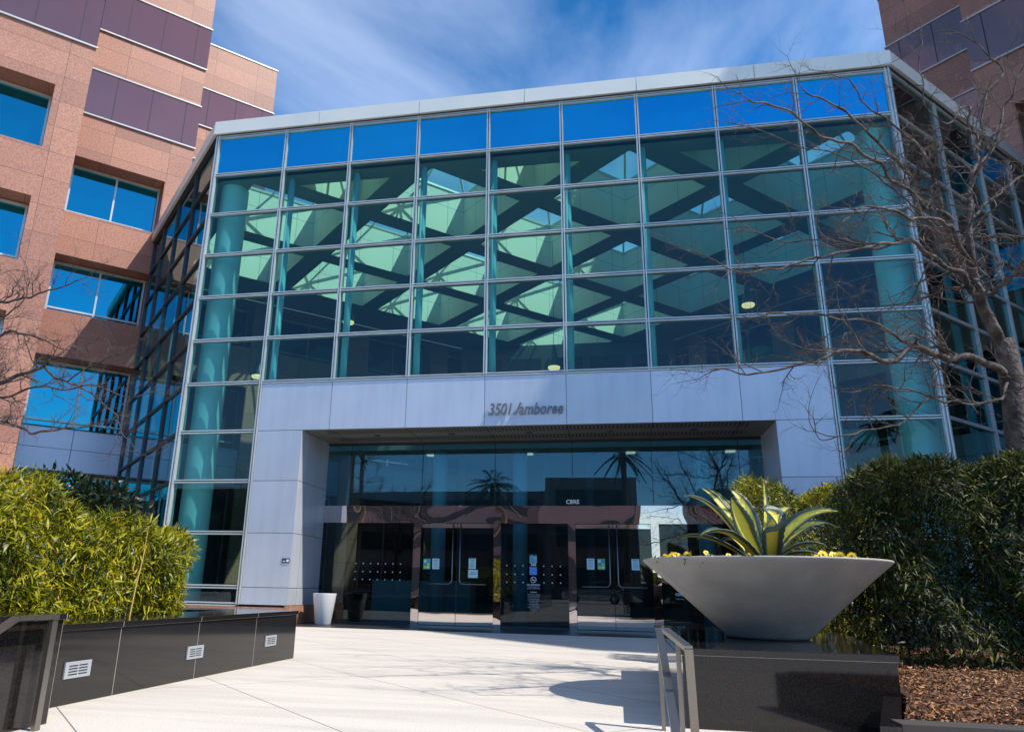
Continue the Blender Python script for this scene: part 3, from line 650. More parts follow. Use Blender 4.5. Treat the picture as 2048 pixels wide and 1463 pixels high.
for cx, cy, inn in wells:
    b = MB(); L_ = 2*OP
    KN = len(inn)
    for k in range(KN):
        p, q = inn[k], inn[(k+1) % KN]; b.face([(*p, ZC), (*q, ZC), (*q, ZW), (*p, ZW)], [(k*L_, .0), (k*L_+L_, .0), (k*L_+L_, ZW-ZC-.1), (k*L_, ZW-ZC-.1)])
    skl = A(b.build('skylight_well', 'well_panel', org=(cx, cy, ZC)))
    def P(o): o.parent = skl; o.matrix_parent_inverse = skl.matrix_basis.inverted(); return o
    ap = (cx, cy, ZW+.9); g = MB(); f = MB()
    for k in range(KN):
        p, q = inn[k], inn[(k+1) % KN]; g.face([(*p, ZW), (*q, ZW), ap]); f.tube([(*p, ZW), (*q, ZW)], .05, 4); f.tube([(*p, ZW), ap], .045, 4)
        mdp = ((p[0]+q[0])/2, (p[1]+q[1])/2); f.tube([(*mdp, ZW), ap], .035, 4)
    P(g.build('skylight_glazing', 'skylight_glass')); P(f.build('skylight_frame', 'white_frame'))
# light-tight roof deck edge outside the wells
# interior columns
for x, y, r_, z1 in ((.12, .62, .36, ZC), (16.38, .62, .36, ZC)):
    A(MB().lathe([(r_, 0.), (r_, z1)], (x, y, 0), 40).build('column', 'column_paint', smooth=True))
for x in UX[1:-1]:
    A(MB().tube([(x+.10, .34, 0 if x in (UX[1], UX[8]) else Z[7]+.12), (x+.10, .34, ZC)], .085, 16).build('pipe_column', 'pipe_paint', smooth=True))
for fr in (FL, FRR):
    for s in SIDE[1:-1]:
        p = fr(s, -.36, 0); A(MB().tube([(p[0], p[1], 0), (p[0], p[1], ZC)], .085, 14).build('pipe_column', 'pipe_paint', smooth=True))
for x in (5.35, 7.6, 12.4):
    A(MB().tube([(x, 4.2, 0), (x, 4.2, 4.5)], .20, 20).build('column', 'pipe_paint', smooth=True))
# interior floor, mezzanine and rear wall
b = MB(); b.face([(-.1, .1, .012), (3.1, .1, .012), (3.1, YD+.12, .012), (13.4, YD+.12, .012), (13.4, .1, .012), (16.6, .1, .012), (22, 5.6, .012), (XC, 19.5, .012), (-5.6, 5.6, .012)]); A(b.build('lobby_floor', 'interior_floor'))
b = MB(); b.box((-.2, 3.7, 4.5), (16.6, 5.2, 4.85)); A(b.build('mezzanine', 'ceiling_paint'))
b = MB(); b.box((3.6, 15.0, 0), (12.9, 15.2, ZC-.02)); A(b.build('rear_wall', 'interior_wall'))
b = MB()
for z in (3.6, 7.3): b.box((2.6, 13.8, z), (13.9, 14.98, z+.45))
A(b.build('balcony', 'interior_wall'))
for z in (.3, 4.2, 7.9):
    for k in range(5): x = 3.9+k*1.8; b = MB(); b.box((x, 14.95, z), (x+1.5, 14.99, z+2.7)); A(b.build('rear_window', 'interior_dark'))
for x, y, z in ((5.0, 4.5, 4.46), (7.8, 4.5, 4.46), (10.6, 4.5, 4.46), (13.2, 4.5, 4.46), (6.5, 14.2, 3.56), (9.8, 14.2, 3.56), (7, 14.2, 7.26), (11, 14.2, 7.26)):
    A(MB().box((x-.12, y-.10, z), (x+.12, y+.10, z+.03)).build('ceiling_lamp', 'interior_lamp'))
b = MB(); b.box((3.4, 4.6, .012), (6.2, 5.4, 1.02)); dk = tag(b.build('reception_desk', 'desk_teal', org=(4.8, 5.0, .012), bevel=.02), 'pale teal reception desk inside the lobby behind the left glass doors', 'desk')
def tube_obj(name, pts, r_, m_, n=10): return MB().tube(pts, r_, n).build(name, m_, smooth=True)
for px, py, Y, lab, k in ((697, 640, 5., 'glowing cone pendant lamp in the left bays of the atrium glass', 1), (1496, 605, 5., 'glowing cone pendant lamp in the right bays of the atrium glass', 1.05),
                         (515, 748, 5., 'dim orange pendant lamp low beside the left round column', .8), (1108, 730, 5., 'small pale pendant lamp low above the address letters', .8)):
    p = at(px, py, Y); t = empty('pendant_lamp', tuple(p), lab, 'lamp', 'pendant lamps in the atrium')
    child_world(MB().lathe([(.03, .62), (.06, .55), (.10, .3), (.17, .02), (.175, -.05)], tuple(p), 24).build('shade', 'lamp_body', smooth=True), t)
    child_world(MB().lathe([(.177, -.05), (.18, -.09), (.16, -.12), (.0, -.13)], tuple(p), 24).build('diffuser', 'lamp_glow', smooth=True), t)
    child_world(MB().lathe([(.135, .10), (.15, .07), (.155, .04)], tuple(p), 24).build('glowing_ring', 'lamp_ring'), t)
    child_world(tube_obj('cord', [(p[0], p[1], p[2]+.6), (p[0], p[1], ZC)], .008, 'lamp_body', 5), t)

# ------------------------------------------------------------ planter walls, pedestal, bowl
PL = empty('planter_wall', (6.2, -9, 0), 'low polished black granite planter wall along the left side with three step lights', 'planter wall')
HB = .54
def pw(b, n, m_, **k): return child_world(b.build(n, m_, **k), PL)
b = MB(); b.box((5.62, -11.5, 0), (6.27, -7.0, HB-.045)); pw(b, 'wall', 'black_granite')
b = MB(); b.box((5.60, -11.5, HB-.045), (6.285, -6.985, HB)); pw(b, 'cap', 'black_granite', bevel=.004)
b = MB(); b.box((3.2, -7.6, 0), (5.62, -7.0, HB-.045)); pw(b, 'wall', 'black_granite')
b = MB(); b.box((3.2, -7.62, HB-.045), (5.60, -6.985, HB)); pw(b, 'cap', 'black_granite')
b = MB(); b.box((5.7, -22, 0), (6.66, -11.5, .60)); pw(b, 'pier', 'black_granite')
b = MB(); b.box((5.7, -22, .60), (6.68, -11.48, .635)); pw(b, 'cap', 'black_granite', bevel=.004)
for qx, qy, hw in ((156, 1337, .135), (391, 1303, .135), (542, 1280, .135)):
    c = onx(qx, qy, 6.28); yy = c[1]; zc = c[2]; b = MB(); b.box((6.27, yy-hw, zc-.055), (6.282, yy+hw, zc+.055)); li = pw(b, 'step_light', 'light_frame')
    b = MB()
    for k in range(4):
        for s in (-1, 1): b.box((6.2821, yy+s*.052-.045, zc-.034+.019*k), (6.2835, yy+s*.052+.045, zc-.026+.019*k))
    q = b.build('louvre', 'joint'); q.parent = li
# planted soil behind the wall
b = MB(); b.box((-2., -30, 0.), (5.6, -7.61, .46)); tag(b.build('planting_bed', 'soil'), kind='structure')
PD = empty('pedestal', (11.2, -8.8, 0), 'polished black granite pedestal under the grey bowl', 'pedestal')
def prism(b, pts, z0, z1):
    n_ = len(pts); b.face([(x, y, z1) for x, y in pts], [(x*.01, y*.01) for x, y in pts])
    for i in range(n_):
        p, q = pts[i], pts[(i+1) % n_]; l_ = math.dist(p, q); b.face([(*p, z0), (*q, z0), (*q, z1), (*p, z1)], [(0.1, z0+.1), (l_*.3+.1, z0+.1), (l_*.3+.1, z1+.1), (.1, z1+.1)])
pts = [(10.50, -10.42), (11.81, -10.42), (12.35, -6.9), (10.50, -6.95)]
b = MB(); prism(b, pts, 0, .445); child_world(b.build('base', 'black_granite'), PD)
pts = [(10.485, -10.435), (11.828, -10.435), (12.37, -6.885), (10.485, -6.935)]
b = MB(); prism(b, pts, .4452, .49); b.face([(x, y, .4452) for x, y in pts]); child_world(b.build('cap', 'black_granite', bevel=.004), PD)

BC = (11.33, -8.9, .49)
prof = [(.0, .0), (.30, .0), (.325, .006), (.345, .025), (.50, .165), (.68, .33), (.84, .475), (.97, .585), (1.0, .612), (1.003, .620), (.995, .627), (.975, .620), (.955, .60), (.90, .565)]
prof = [(r_, z) for r_, z in prof]
BW = empty('planter_bowl', BC, 'wide grey conical concrete bowl standing on the black pedestal', 'planter')
child_world(MB().lathe(prof, BC, 96).build('bowl', 'bowl_grey', smooth=True), BW)
child_world(MB().lathe([(0, .585), (.90, .568)], BC, 40).build('soil', 'soil'), BW)

b = MB(); prism(b, [(11.30, -11.66), (11.398, -11.66), (11.80, -10.44), (11.70, -10.44)], 0, .249); child_world(b.build('side_wall', 'black_granite'), PD)
# pot by the portal
PT = (3.60, .62, .004)
t = empty('plant_pot', PT, 'tall tapered white pot standing by the left jamb of the entrance', 'pot')
child_world(MB().lathe([(.0, 0), (.165, 0), (.175, .01), (.262, .655), (.265, .665), (.25, .665), (.235, .6), (.0, .58)], PT, 48).build('pot', 'pot_white', smooth=True), t)

# ------------------------------------------------------------ handrails
def bar(b, p, q, wd, ht, side):
    p, q = Vector(p), Vector(q); d = (q-p).normalized(); s = Vector(side).normalized(); u = d.cross(s).normalized()
    P_ = [(a+s*i*wd/2+u*j*ht/2) for a in (p, q) for i, j in ((-1, -1), (1, -1), (1, 1), (-1, 1))]
    for f in ((0, 1, 2, 3), (7, 6, 5, 4), (0, 4, 5, 1), (1, 5, 6, 2), (2, 6, 7, 3), (3, 7, 4, 0)): b.face([P_[k] for k in f])
def handrail(pts, posts, label, wd=.045, ht=.012, pw_=(.012, .05)):
    t = empty('handrail', (pts[0][0], pts[0][1], 0), label, 'handrail')
    b = MB()
    for i in range(len(pts)-1): bar(b, pts[i], pts[i+1], wd, ht*2.2, (1, 0, 0))
    child_world(b.build('rail', 'steel'), t)
    for x, y, z0, z1 in posts: child_world(MB().box((x-pw_[0], y-pw_[1]/2, z0), (x+pw_[0], y+pw_[1]/2, z1)).build('post', 'steel'), t)
handrail([(6.75, -11.68, .625), (6.75, -12.0, .625), (6.75, -13.6, -.2)], [(6.75, -11.70, 0, .612)], 'flat steel handrail fixed in front of the left granite pier', pw_=(.014, .045))
p0 = onh(1317, 1259, .60); p0b = tuple(p0+np.array([0, -.10, 0])); p1 = onx(1351, 1463, p0[0]); pb = onx(1322, 1463, p0[0])
p1 = p0+(p1-p0)*1.25; py = p0[1]-.03
handrail([tuple(p0), p0b, tuple(p1)], [(p0[0], py, -.2, .59)], 'steel handrail left of the pedestal, nearer the middle of the plaza')
q0 = onh(1331, 1259, .62); X2 = q0[0]+.03; q1 = onx(1377, 1296, X2+.06); q2 = onx(1390, 1463, X2+.08); q2 = q1+(q2-q1)*1.2; pm = q0+(q1-q0)*.55
handrail([tuple(q0), tuple(q1), tuple(q2)], [(pm[0], pm[1], -.2, pm[2]-.01)], 'steel handrail hugging the corner of the black pedestal')

# ------------------------------------------------------------ foliage
rng = np.random.default_rng(7)
def leaves(name, P, D, Nn, ln, wd, m, parent=None, bend=.25, org=None, vals=None):
    """P base points, D directions, Nn rough normals; five-vertex bent blades"""
    n = len(P); D = D/np.linalg.norm(D, axis=1, keepdims=True); S = np.cross(D, Nn); S /= np.linalg.norm(S, axis=1, keepdims=True)+1e-9; U = np.cross(S, D)
    ln = ln[:, None]; wd = wd[:, None]
    v = np.empty((n, 6, 3)); v[:, 0] = P; v[:, 1] = P+D*ln*.35+S*wd*.5+U*ln*.03; v[:, 2] = P+D*ln*.35-S*wd*.5+U*ln*.03
    v[:, 3] = P+D*ln*.7+S*wd*.36-U*ln*bend*.35; v[:, 4] = P+D*ln*.7-S*wd*.36-U*ln*bend*.35; v[:, 5] = P+D*ln-U*ln*bend
    if org is not None: v = v-np.array(org)
    me = bpy.data.meshes.new(name); nv = n*6; me.vertices.add(nv); me.vertices.foreach_set('co', v.reshape(-1))
    fb = np.array([0, 1, 2, 1, 3, 4, 2, 3, 5, 4]); base = (np.arange(n)*6)[:, None]; loops = (fb[None]+base).reshape(-1)
    me.loops.add(n*10); me.loops.foreach_set('vertex_index', loops.astype(np.int32)); me.polygons.add(n*3)
    st = np.array([0, 3, 7])[None]+(np.arange(n)*10)[:, None]; me.polygons.foreach_set('loop_start', st.reshape(-1).astype(np.int32))
    ul = me.uv_layers.new(name='UVMap'); val = rng.random(n) if vals is None else vals
    ul.data.foreach_set('uv', np.repeat(np.stack([val, val*0], 1), 10, 0).reshape(-1)); me.materials.append(M[m]); me.update(calc_edges=True); me.validate()
    o = bpy.data.objects.new(name, me); put(o)
    if org is not None: o.location = org
    if parent: child_world(o, parent) if org is None else child_world(o, parent)
    return o
def lump(x, y): return .5*np.sin(x*2.1+.7)*np.cos(y*1.7)+.3*np.sin(x*5.3+y*3.1)+.2*np.sin(x*9.7-y*7)
def hedge(name, label, fr, s0, s1, dep, zb, top, n, ln, wd, m, nst, hang=.5, group=None, front=.72, lowthin=0.):
    """fr(s, d, z): d=0 is the front face, negative goes into the hedge; top(s) gives height"""
    root = empty(name, fr((s0+s1)/2, -dep/2, 0), label, 'hedge', group)
    s = rng.uniform(s0, s1, n); dd = np.where(rng.random(n) < front, rng.exponential(.14, n), rng.uniform(0, dep, n)); dd = np.minimum(dd, dep)
    T = np.array([top(a) for a in s]); zt = zb+(T-zb)*rng.random(n)
    tm = rng.random(n) < .22; zt = np.where(tm, T-np.abs(rng.exponential(.09, n)), zt); dd = np.where(tm, rng.uniform(0, dep, n), dd)
    if lowthin:
        keep = (zt-zb > lowthin*rng.random(n)) | (rng.random(n) < .12); s, dd, zt, T = s[keep], dd[keep], zt[keep], T[keep]; n = len(s)
    # rounded ends and lumpy face
    e = np.minimum(s-s0, s1-s); dd = dd+.16*lump(s*1.3, zt*1.6)+np.where(e < .35, (.35-e)**2*1.6, 0)+np.clip((zt-(T-.25)), 0, 1)**2*2.2
    rr = np.array([fr(a, 0, 0) for a in (0, 1)]); ax = rr[1]-rr[0]; o0 = rr[0]; nr = np.array(fr(0, 1, 0))-o0
    P = o0+ax*s[:, None]-nr*dd[:, None]+np.array([0, 0, 1.])*zt[:, None]
    D = nr*(rng.uniform(-.2, 1., n))[:, None]+ax*rng.normal(0, .8, n)[:, None]+np.array([0, 0, 1.])*(rng.normal(-hang*.55, .6, n)+np.where(zt > T-.2, .9, 0))[:, None]
    Nn = rng.normal(0, .5, (n, 3))+np.array([0, 0, 1.])+nr*.5
    org = tuple(root.location)
    cl = np.clip(.42+.32*lump(s*3.1, zt*3.7)+rng.normal(0, .24, n), 0, 1)
    f = leaves('foliage', P, D, Nn, ln*rng.uniform(.35, 1.3, n), wd*rng.uniform(.5, 1.25, n), m, root, org=org, vals=cl)
    b = MB()
    for k in range(nst):
        a = rng.uniform(s0+.1, s1-.1); d0 = rng.uniform(.12, dep-.1); h = top(a)-.1; ja = rng.normal(0, .1); p = [fr(a+ja*t, -d0+rng.normal(0, .02), zb*0+zb+(h-zb)*t) for t in (0, .35, .7, 1)]
        b.tube(p, [.011, .009, .007, .004], 5)
    child_world(b.build('stems', 'bamboo_stem'), root)
    return root
FH = frame((5.72, 0, 0), (0, 1, 0), (1, 0, 0))
def topL(s): return 1.47+.10*math.sin(s*2.3+1)+.07*math.sin(s*5.1)-.10*math.exp(-((s+10.0)/.35)**2)-(.9*max(0, s+9.0)**2)
hedge('bamboo_hedge', 'clipped yellow-green bamboo hedge in the black planter on the left', FH, -14.5, -8.40, 1.5, .46, topL, 66000, .105, .0160, 'bamboo_leaf', 60)
b = MB(); b.tube([(5.86, -9.68, .5), (5.84, -9.62, .8), (5.83, -9.56, 1.05), (5.80, -9.50, 1.32)], [.008, .007, .005, .002], 6)
for o in bpy.data.objects:
    if o.name == 'bamboo_hedge': child_world(b.build('cane', 'bamboo_stem'), o)
FH2 = frame((0, -8.35, 0), (1, 0, 0), (0, -1, 0))
def topR(s): return 2.05+.05*(s-12.3)+.06*math.sin(s*4.1)+.04*math.sin(s*9.7)-.42*math.exp(-((s-12.25)/.25)**2)
hedge('bamboo_hedge', 'tall shade-darkened bamboo hedge with bare lower stems on the right above the mulch', FH2, 12.25, 17.5, 1.15, .25, topR, 92000, .10, .0155, 'bamboo_leaf_shade', 60, lowthin=.38)
FH3 = frame((0, -6.15, 0), (1, 0, 0), (0, -1, 0))
def topB(s): return 2.22-.45*(s-11.9)*.5+.08*math.sin(s*6)+.05*math.sin(s*11)
hedge('bamboo_hedge', 'sunlit bamboo clump behind the agave bowl', FH3, 11.75, 13.1, 1.0, .02, topB, 20000, .095, .016, 'bamboo_leaf', 50)
# mulch
FM = [(11.46, -11.5), (22, -11.5), (22, -.3), (12.40, -.3), (12.40, -6.9), (11.84, -10.43)]
b = MB(); prism(b, FM, 0., .25); tag(b.build('mulch_ground', 'mulch_ground'), kind='structure')
n = 44000; P = np.stack([rng.uniform(11.45, 16.0, n), -11.48+5.5*rng.random(n)**1.3, .252+.028*rng.random(n)], 1); D = rng.normal(0, 1, (n, 3))*np.array([1, 1, .38]); Nn = np.array([0, 0, 1.])+rng.normal(0, .6, (n, 3))
keep = P[:, 0] > np.where(P[:, 1] < -10.43, 11.47+(P[:, 1]+11.5)*.36, 11.86+(P[:, 1]+10.43)*.17); P, D, Nn = P[keep], D[keep], Nn[keep]; n = len(P)
tag(leaves('bark_mulch', P, D, Nn, rng.uniform(.016, .052, n), rng.uniform(.005, .014, n), 'mulch_chip', bend=.08), 'brown shredded bark mulch', kind='stuff')
b = MB(); b.box((11.40, -11.66, -.02), (22, -11.5, .262)); tag(b.build('kerb', 'kerb_grey'), kind='structure')

# shrub behind the left hedge
SH = at(150, 960, -3.6)
root = empty('leafy_shrub', (SH[0], SH[1], 0), 'dark glossy-leaved shrub between the left hedge and the glass', 'shrub')
n = 3400; c = np.array([at(105, 985, -3.6), at(150, 1010, -3.4), at(205, 1015, -3.5), at(235, 1040, -3.3), at(120, 1030, -3.8), at(60, 1040, -3.6)])[rng.integers(0, 6, n)]
u = rng.normal(0, 1, (n, 3)); u /= np.linalg.norm(u, axis=1, keepdims=True); P = c+u*rng.uniform(.3, .75, n)[:, None]*np.array([.9, .9, .7])
leaves('foliage', P, u+rng.normal(0, .5, (n, 3)), rng.normal(0, .5, (n, 3))+[0, 0, 1], rng.uniform(.12, .24, n), rng.uniform(.04, .07, n), 'shrub_leaf', root, org=tuple(root.location))
b = MB()
for k in range(9): b.tube([(SH[0]+rng.normal(0, .2), SH[1]+rng.normal(0, .2), 0), (SH[0]+rng.normal(0, .5), SH[1]+rng.normal(0, .3), 1.0), (SH[0]+rng.normal(0, .8), SH[1]+rng.normal(0, .4), 1.8)], [.03, .02, .01], 6)
child_world(b.build('stems', 'bark'), root)

# ------------------------------------------------------------ agave
AG = empty('agave', (BC[0], BC[1], BC[2]+.585), 'variegated yellow and green agave growing in the grey bowl', 'plant')
def agave_leaf(tip, ctrl, wmax, lean, yb=-8.9, twist=0., base=None):
    """quadratic curve from the base through ctrl to tip; all points in metres"""
    b0 = np.array(base if base is not None else (BC[0]+.02, BC[1], BC[2]+.57)); c1 = np.array(ctrl); t1 = np.array(tip)
    K = 26; b = MB(); rows = []
    for i in range(K+1):
        t = i/K; p = (1-t)**2*b0+2*t*(1-t)*c1+t*t*t1; d = 2*(1-t)*(c1-b0)+2*t*(t1-c1); d = d/np.linalg.norm(d)
        wd = wmax*(.55+.45*math.sin(min(t*2.1, 1.57))) if t < .45 else wmax*max(.0, 1-((t-.45)/.55)**1.6)
        ref = np.array(lean, float); s = np.cross(d, ref); s /= np.linalg.norm(s)+1e-9
        if i == 0: sp = s
        if s@sp < 0: s = -s
        sp = s; u = np.cross(s, d)
        u = u if u@ref > 0 else -u
        row = []
        for q in (-1, -.72, -.38, 0, .38, .72, 1):
            tooth = (.010 if (i % 2) else 0.) if abs(q) == 1 and 0 < i < K-1 else 0.
            row.append(p+s*(q*wd/2+math.copysign(tooth, q) if q else 0)+u*(abs(q)**1.6*wd*.24))
        rows.append(row)
    n0 = len(b.v)
    for r_ in rows: b.v += [tuple(x) for x in r_]
    us = [0, .14, .31, .5, .69, .86, 1]
    for i in range(K):
        for j in range(6):
            a = n0+i*7+j; b.f.append((a, a+1, a+8, a+7)); b.uv.append([(us[j], i/K), (us[j+1], i/K), (us[j+1], (i+1)/K), (us[j], (i+1)/K)]); b.mi.append(0)
    o = b.build('leaf', 'agave_leaf', smooth=True, org=tuple(AG.location)); child_world(o, AG)
    so_ = o.modifiers.new('thick', 'SOLIDIFY'); so_.thickness = .008; so_.offset = 0
# (tip px, tip py, tip Y, ctrl px, ctrl py, ctrl Y, width)
for tx, ty, tY, cx_, cy_, cY, wd, ln in (
        (1368, 992, -9.2, 1425, 985, -9.1, .075, (0, -.3, 1)), (1400, 975, -8.6, 1450, 1000, -8.8, .07, (0, -.3, 1)), (1411, 974, -8.5, 1475, 1010, -8.7, .06, (.1, -.6, .8)),
        (1457, 976, -8.8, 1505, 1010, -8.85, .085, (.3, -.9, .5)), (1526, 960, -8.6, 1530, 1020, -8.75, .07, (.9, -.5, .2)), (1462, 994, -9.45, 1472, 1035, -9.35, .10, (.1, -1, .4)),
        (1338, 1084, -9.1, 1405, 1045, -9.2, .07, (0, -.1, 1)), (1394, 1078, -9.5, 1445, 1030, -9.55, .085, (0, -.2, 1)), (1584, 1018, -8.5, 1560, 1000, -8.6, .08, (-.4, -.7, .7)),
        (1681, 1023, -8.9, 1590, 1010, -8.85, .085, (-.3, -.7, .8)), (1676, 1055, -8.5, 1610, 1020, -8.6, .075, (-.2, -.5, .9)), (1652, 1054, -8.3, 1600, 1035, -8.4, .07, (-.2, -.5, .9)),
        (1556, 1050, -9.95, 1538, 985, -9.75, .115, (0, -1, .3)), (1655, 1092, -9.1, 1600, 1070, -9.1, .06, (-.1, -.1, 1)), (1640, 1108, -9.35, 1590, 1095, -9.3, .055, (-.1, -.1, 1)),
        (1435, 1092, -8.4, 1470, 1050, -8.5, .06, (0, -.1, 1)), (1500, 1010, -8.2, 1510, 1040, -8.4, .07, (0, -.8, .5)), (1565, 1012, -8.2, 1550, 1030, -8.4, .07, (-.2, -.7, .6))):
    bx = BC[0]+((cx_-1530)/1530)*.9; agave_leaf(at(tx, ty, tY), at(cx_, cy_, cY), wd*1.75, ln, base=(bx, BC[1]+(cY-BC[1])*.45, BC[2]+.57))

# ------------------------------------------------------------ pansies in the bowl
rp = random.Random(4)
def pansy_clump(px, Y, nb, label, size=.03):
    p = at(px, 1112, Y); p[2] = BC[2]+.60
    t = empty('pansy', tuple(p), label, 'flower', 'pansies around the rim of the bowl')
    n_ = 90; Pp = np.tile(p, (n_, 1))+rng.normal(0, 1, (n_, 3))*np.array([.075, .05, .015])-[0, 0, .01]; Dd = rng.normal(0, .7, (n_, 3))+[0, 0, .9]
    leaves('foliage', Pp, Dd, rng.normal(0, .5, (n_, 3))+[0, -.5, .6], rng.uniform(.025, .055, n_), rng.uniform(.015, .028, n_), 'pansy_leaf', t, org=tuple(t.location))
    for k in range(nb):
        c = Vector(p)+Vector((rp.uniform(-.07, .07), rp.uniform(-.06, .02), rp.uniform(.012, .06))); nrm = Vector((rp.uniform(-.5, .5), -1, rp.uniform(.1, .8))).normalized(); a = nrm.orthogonal().normalized(); bb = nrm.cross(a)
        b = MB()
        for q in range(5):
            th = R(90+72*q); dv = a*math.cos(th)+bb*math.sin(th); sv = nrm.cross(dv); r0 = size*(1.0 if q else 1.15)
            pts = [c+dv*(r0*(.5+.55*math.cos(R(x))))+sv*(r0*.55*math.sin(R(x)))+nrm*(.003*math.sin(q*2)+.004*math.cos(R(x*2))) for x in range(0, 360, 45)]
            b.face(pts)
        bl = b.build('blossom', 'petal'); child_world(bl, t)
        e = MB().tube([c+nrm*.004, c+nrm*.006], size*.22, 8).build('eye', 'petal_dark'); e.parent = bl
for px, Y, nb, sz, lab in ((1334, -8.95, 2, .030, 'pair of yellow pansies at the far left rim of the bowl'), (1360, -9.25, 3, .036, 'large yellow pansies at the left rim under the drooping agave leaf'),
        (1412, -9.55, 1, .022, 'single pale orange pansy at left front of the rim'), (1465, -9.6, 1, .022, 'single small yellow pansy left of the upright front agave leaf'), (1496, -9.62, 1, .020, 'tiny yellow pansy close to the agave base'),
        (1640, -9.55, 3, .030, 'first yellow pansies right of the agave on the front rim'), (1662, -9.4, 4, .040, 'biggest cluster of deep yellow pansies on the right rim'), (1688, -9.35, 2, .030, 'yellow pansies between the two big right clusters'),
        (1708, -9.2, 4, .036, 'yellow pansy cluster near the right end of the rim'), (1735, -9.05, 1, .022, 'pale faded pansy at the far right end of the rim')):
    pansy_clump(px, Y, nb+(nb > 2), lab, sz)

# ------------------------------------------------------------ bare trees
def bare_tree(name, label, trunk, limbs, seed, tw=1.0, dens=1.0):
    rr = random.Random(seed); root = empty(name, tuple(trunk[0][:3]), label, 'tree'); tb = MB(); cb = MB(); ww = MB()
    org = tuple(root.location)
    def rough(pts, amp, sub=3):
        out_ = [Vector(pts[0])]
        for i in range(len(pts)-1):
            p, q = Vector(pts[i]), Vector(pts[i+1]); L0 = (q-p).length
            for k in range(1, sub+1):
                t = k/sub; v = p.lerp(q, t)
                if k < sub: v += Vector((rr.gauss(0, 1), rr.gauss(0, 1), rr.gauss(0, 1)))*L0*amp
                out_.append(v)
        return out_
    def smoothp(pts):
        for _ in range(1):
            q = [pts[0]]
            for i in range(len(pts)-1): q += [pts[i].lerp(pts[i+1], .25), pts[i].lerp(pts[i+1], .75)]
            pts = q+[pts[-1]]
        return pts
    def twig(p, d, L0, r0, lev):
        n_ = 5 if lev < 2 else 3; pts = [p]; dirs = []
        for k in range(n_):
            d = (d+Vector((rr.gauss(0, .30), rr.gauss(0, .30), rr.gauss(0.05, .26)))).normalized(); pts.append(pts[-1]+d*(L0/n_)*rr.uniform(.75, 1.25)); dirs.append(d)
        rad = [r0*(1-.72*i/n_) for i in range(n_+1)]; (ww if lev else cb).tube(pts, rad, 4 if lev else 5, cap=False)
        if lev < 2:
            for i in range(1, n_+1):
                for _ in range(2 if rr.random() < .55*dens else 1):
                    if rr.random() > .9: continue
                    a = dirs[i-1]; s = Vector((rr.gauss(0, 1), rr.gauss(0, 1), rr.gauss(0.15, .8))); s = (s-a*s.dot(a)).normalized()
                    twig(pts[i], (a*rr.uniform(.4, 1.)+s*rr.uniform(.6, 1.1)).normalized(), L0*rr.uniform(.30, .58), rad[i]*.68, lev+1)
    tp = [Vector(p[:3]) for p in trunk]; tb.tube(smoothp(tp), list(np.interp(np.linspace(0, 1, 2*len(tp)), np.linspace(0, 1, len(tp)), [p[3] for p in trunk])), 14)
    for lm in limbs:
        pts = smoothp(rough([p for p, _ in lm[0]], .045)); r0, r1 = lm[1], lm[2]; rad = [r0+(r1-r0)*(i/(len(pts)-1))**.8 for i in range(len(pts))]
        (tb if r0 > .05 else cb).tube(pts, rad, 9 if r0 > .04 else 6); tot = sum((pts[i+1]-pts[i]).length for i in range(len(pts)-1)); step = .24*tw; acc = rr.uniform(0, step)
        for i in range(len(pts)-1):
            sgl = (pts[i+1]-pts[i]).length; acc += sgl; frac = i/len(pts)
            while acc > step and (frac > .22 or r0 < .04):
                acc -= step*rr.uniform(.7, 1.4); a = (pts[i+1]-pts[i]).normalized(); s = Vector((rr.gauss(0, 1), rr.gauss(0, .9), rr.gauss(.25, .8))); s = (s-a*s.dot(a)).normalized()
                twig(pts[i].lerp(pts[i+1], rr.random()), (a*rr.uniform(.3, 1)+s*rr.uniform(.5, 1)).normalized(), rr.uniform(.45, 1.05)*tw*(1-.35*frac), max(.005, min(rad[i]*.5, .014)), 0)
        twig(pts[-1], (pts[-1]-pts[-2]).normalized(), .6*tw, r1*.9, 0)
    child_world(tb.build('trunk', 'bark', smooth=True), root); child_world(cb.build('limbs', 'bark', smooth=True), root); child_world(ww.build('twigs', 'twig'), root)
    return root
def lim(pts, r0, r1, k=1.): return ([(tuple(at(x, y, Y)), 0) for x, y, Y in pts], r0*k, r1*k)
TY = -8.1; KR = .54
base = at(2036, 900, TY); tr = [(base[0], base[1], 0, .132), (base[0], base[1], 1.2, .122), (*at(2036, 880, TY), .110), (*at(2030, 800, TY), .106), (*at(2018, 730, TY), .10), (*at(2008, 680, TY), .085)]
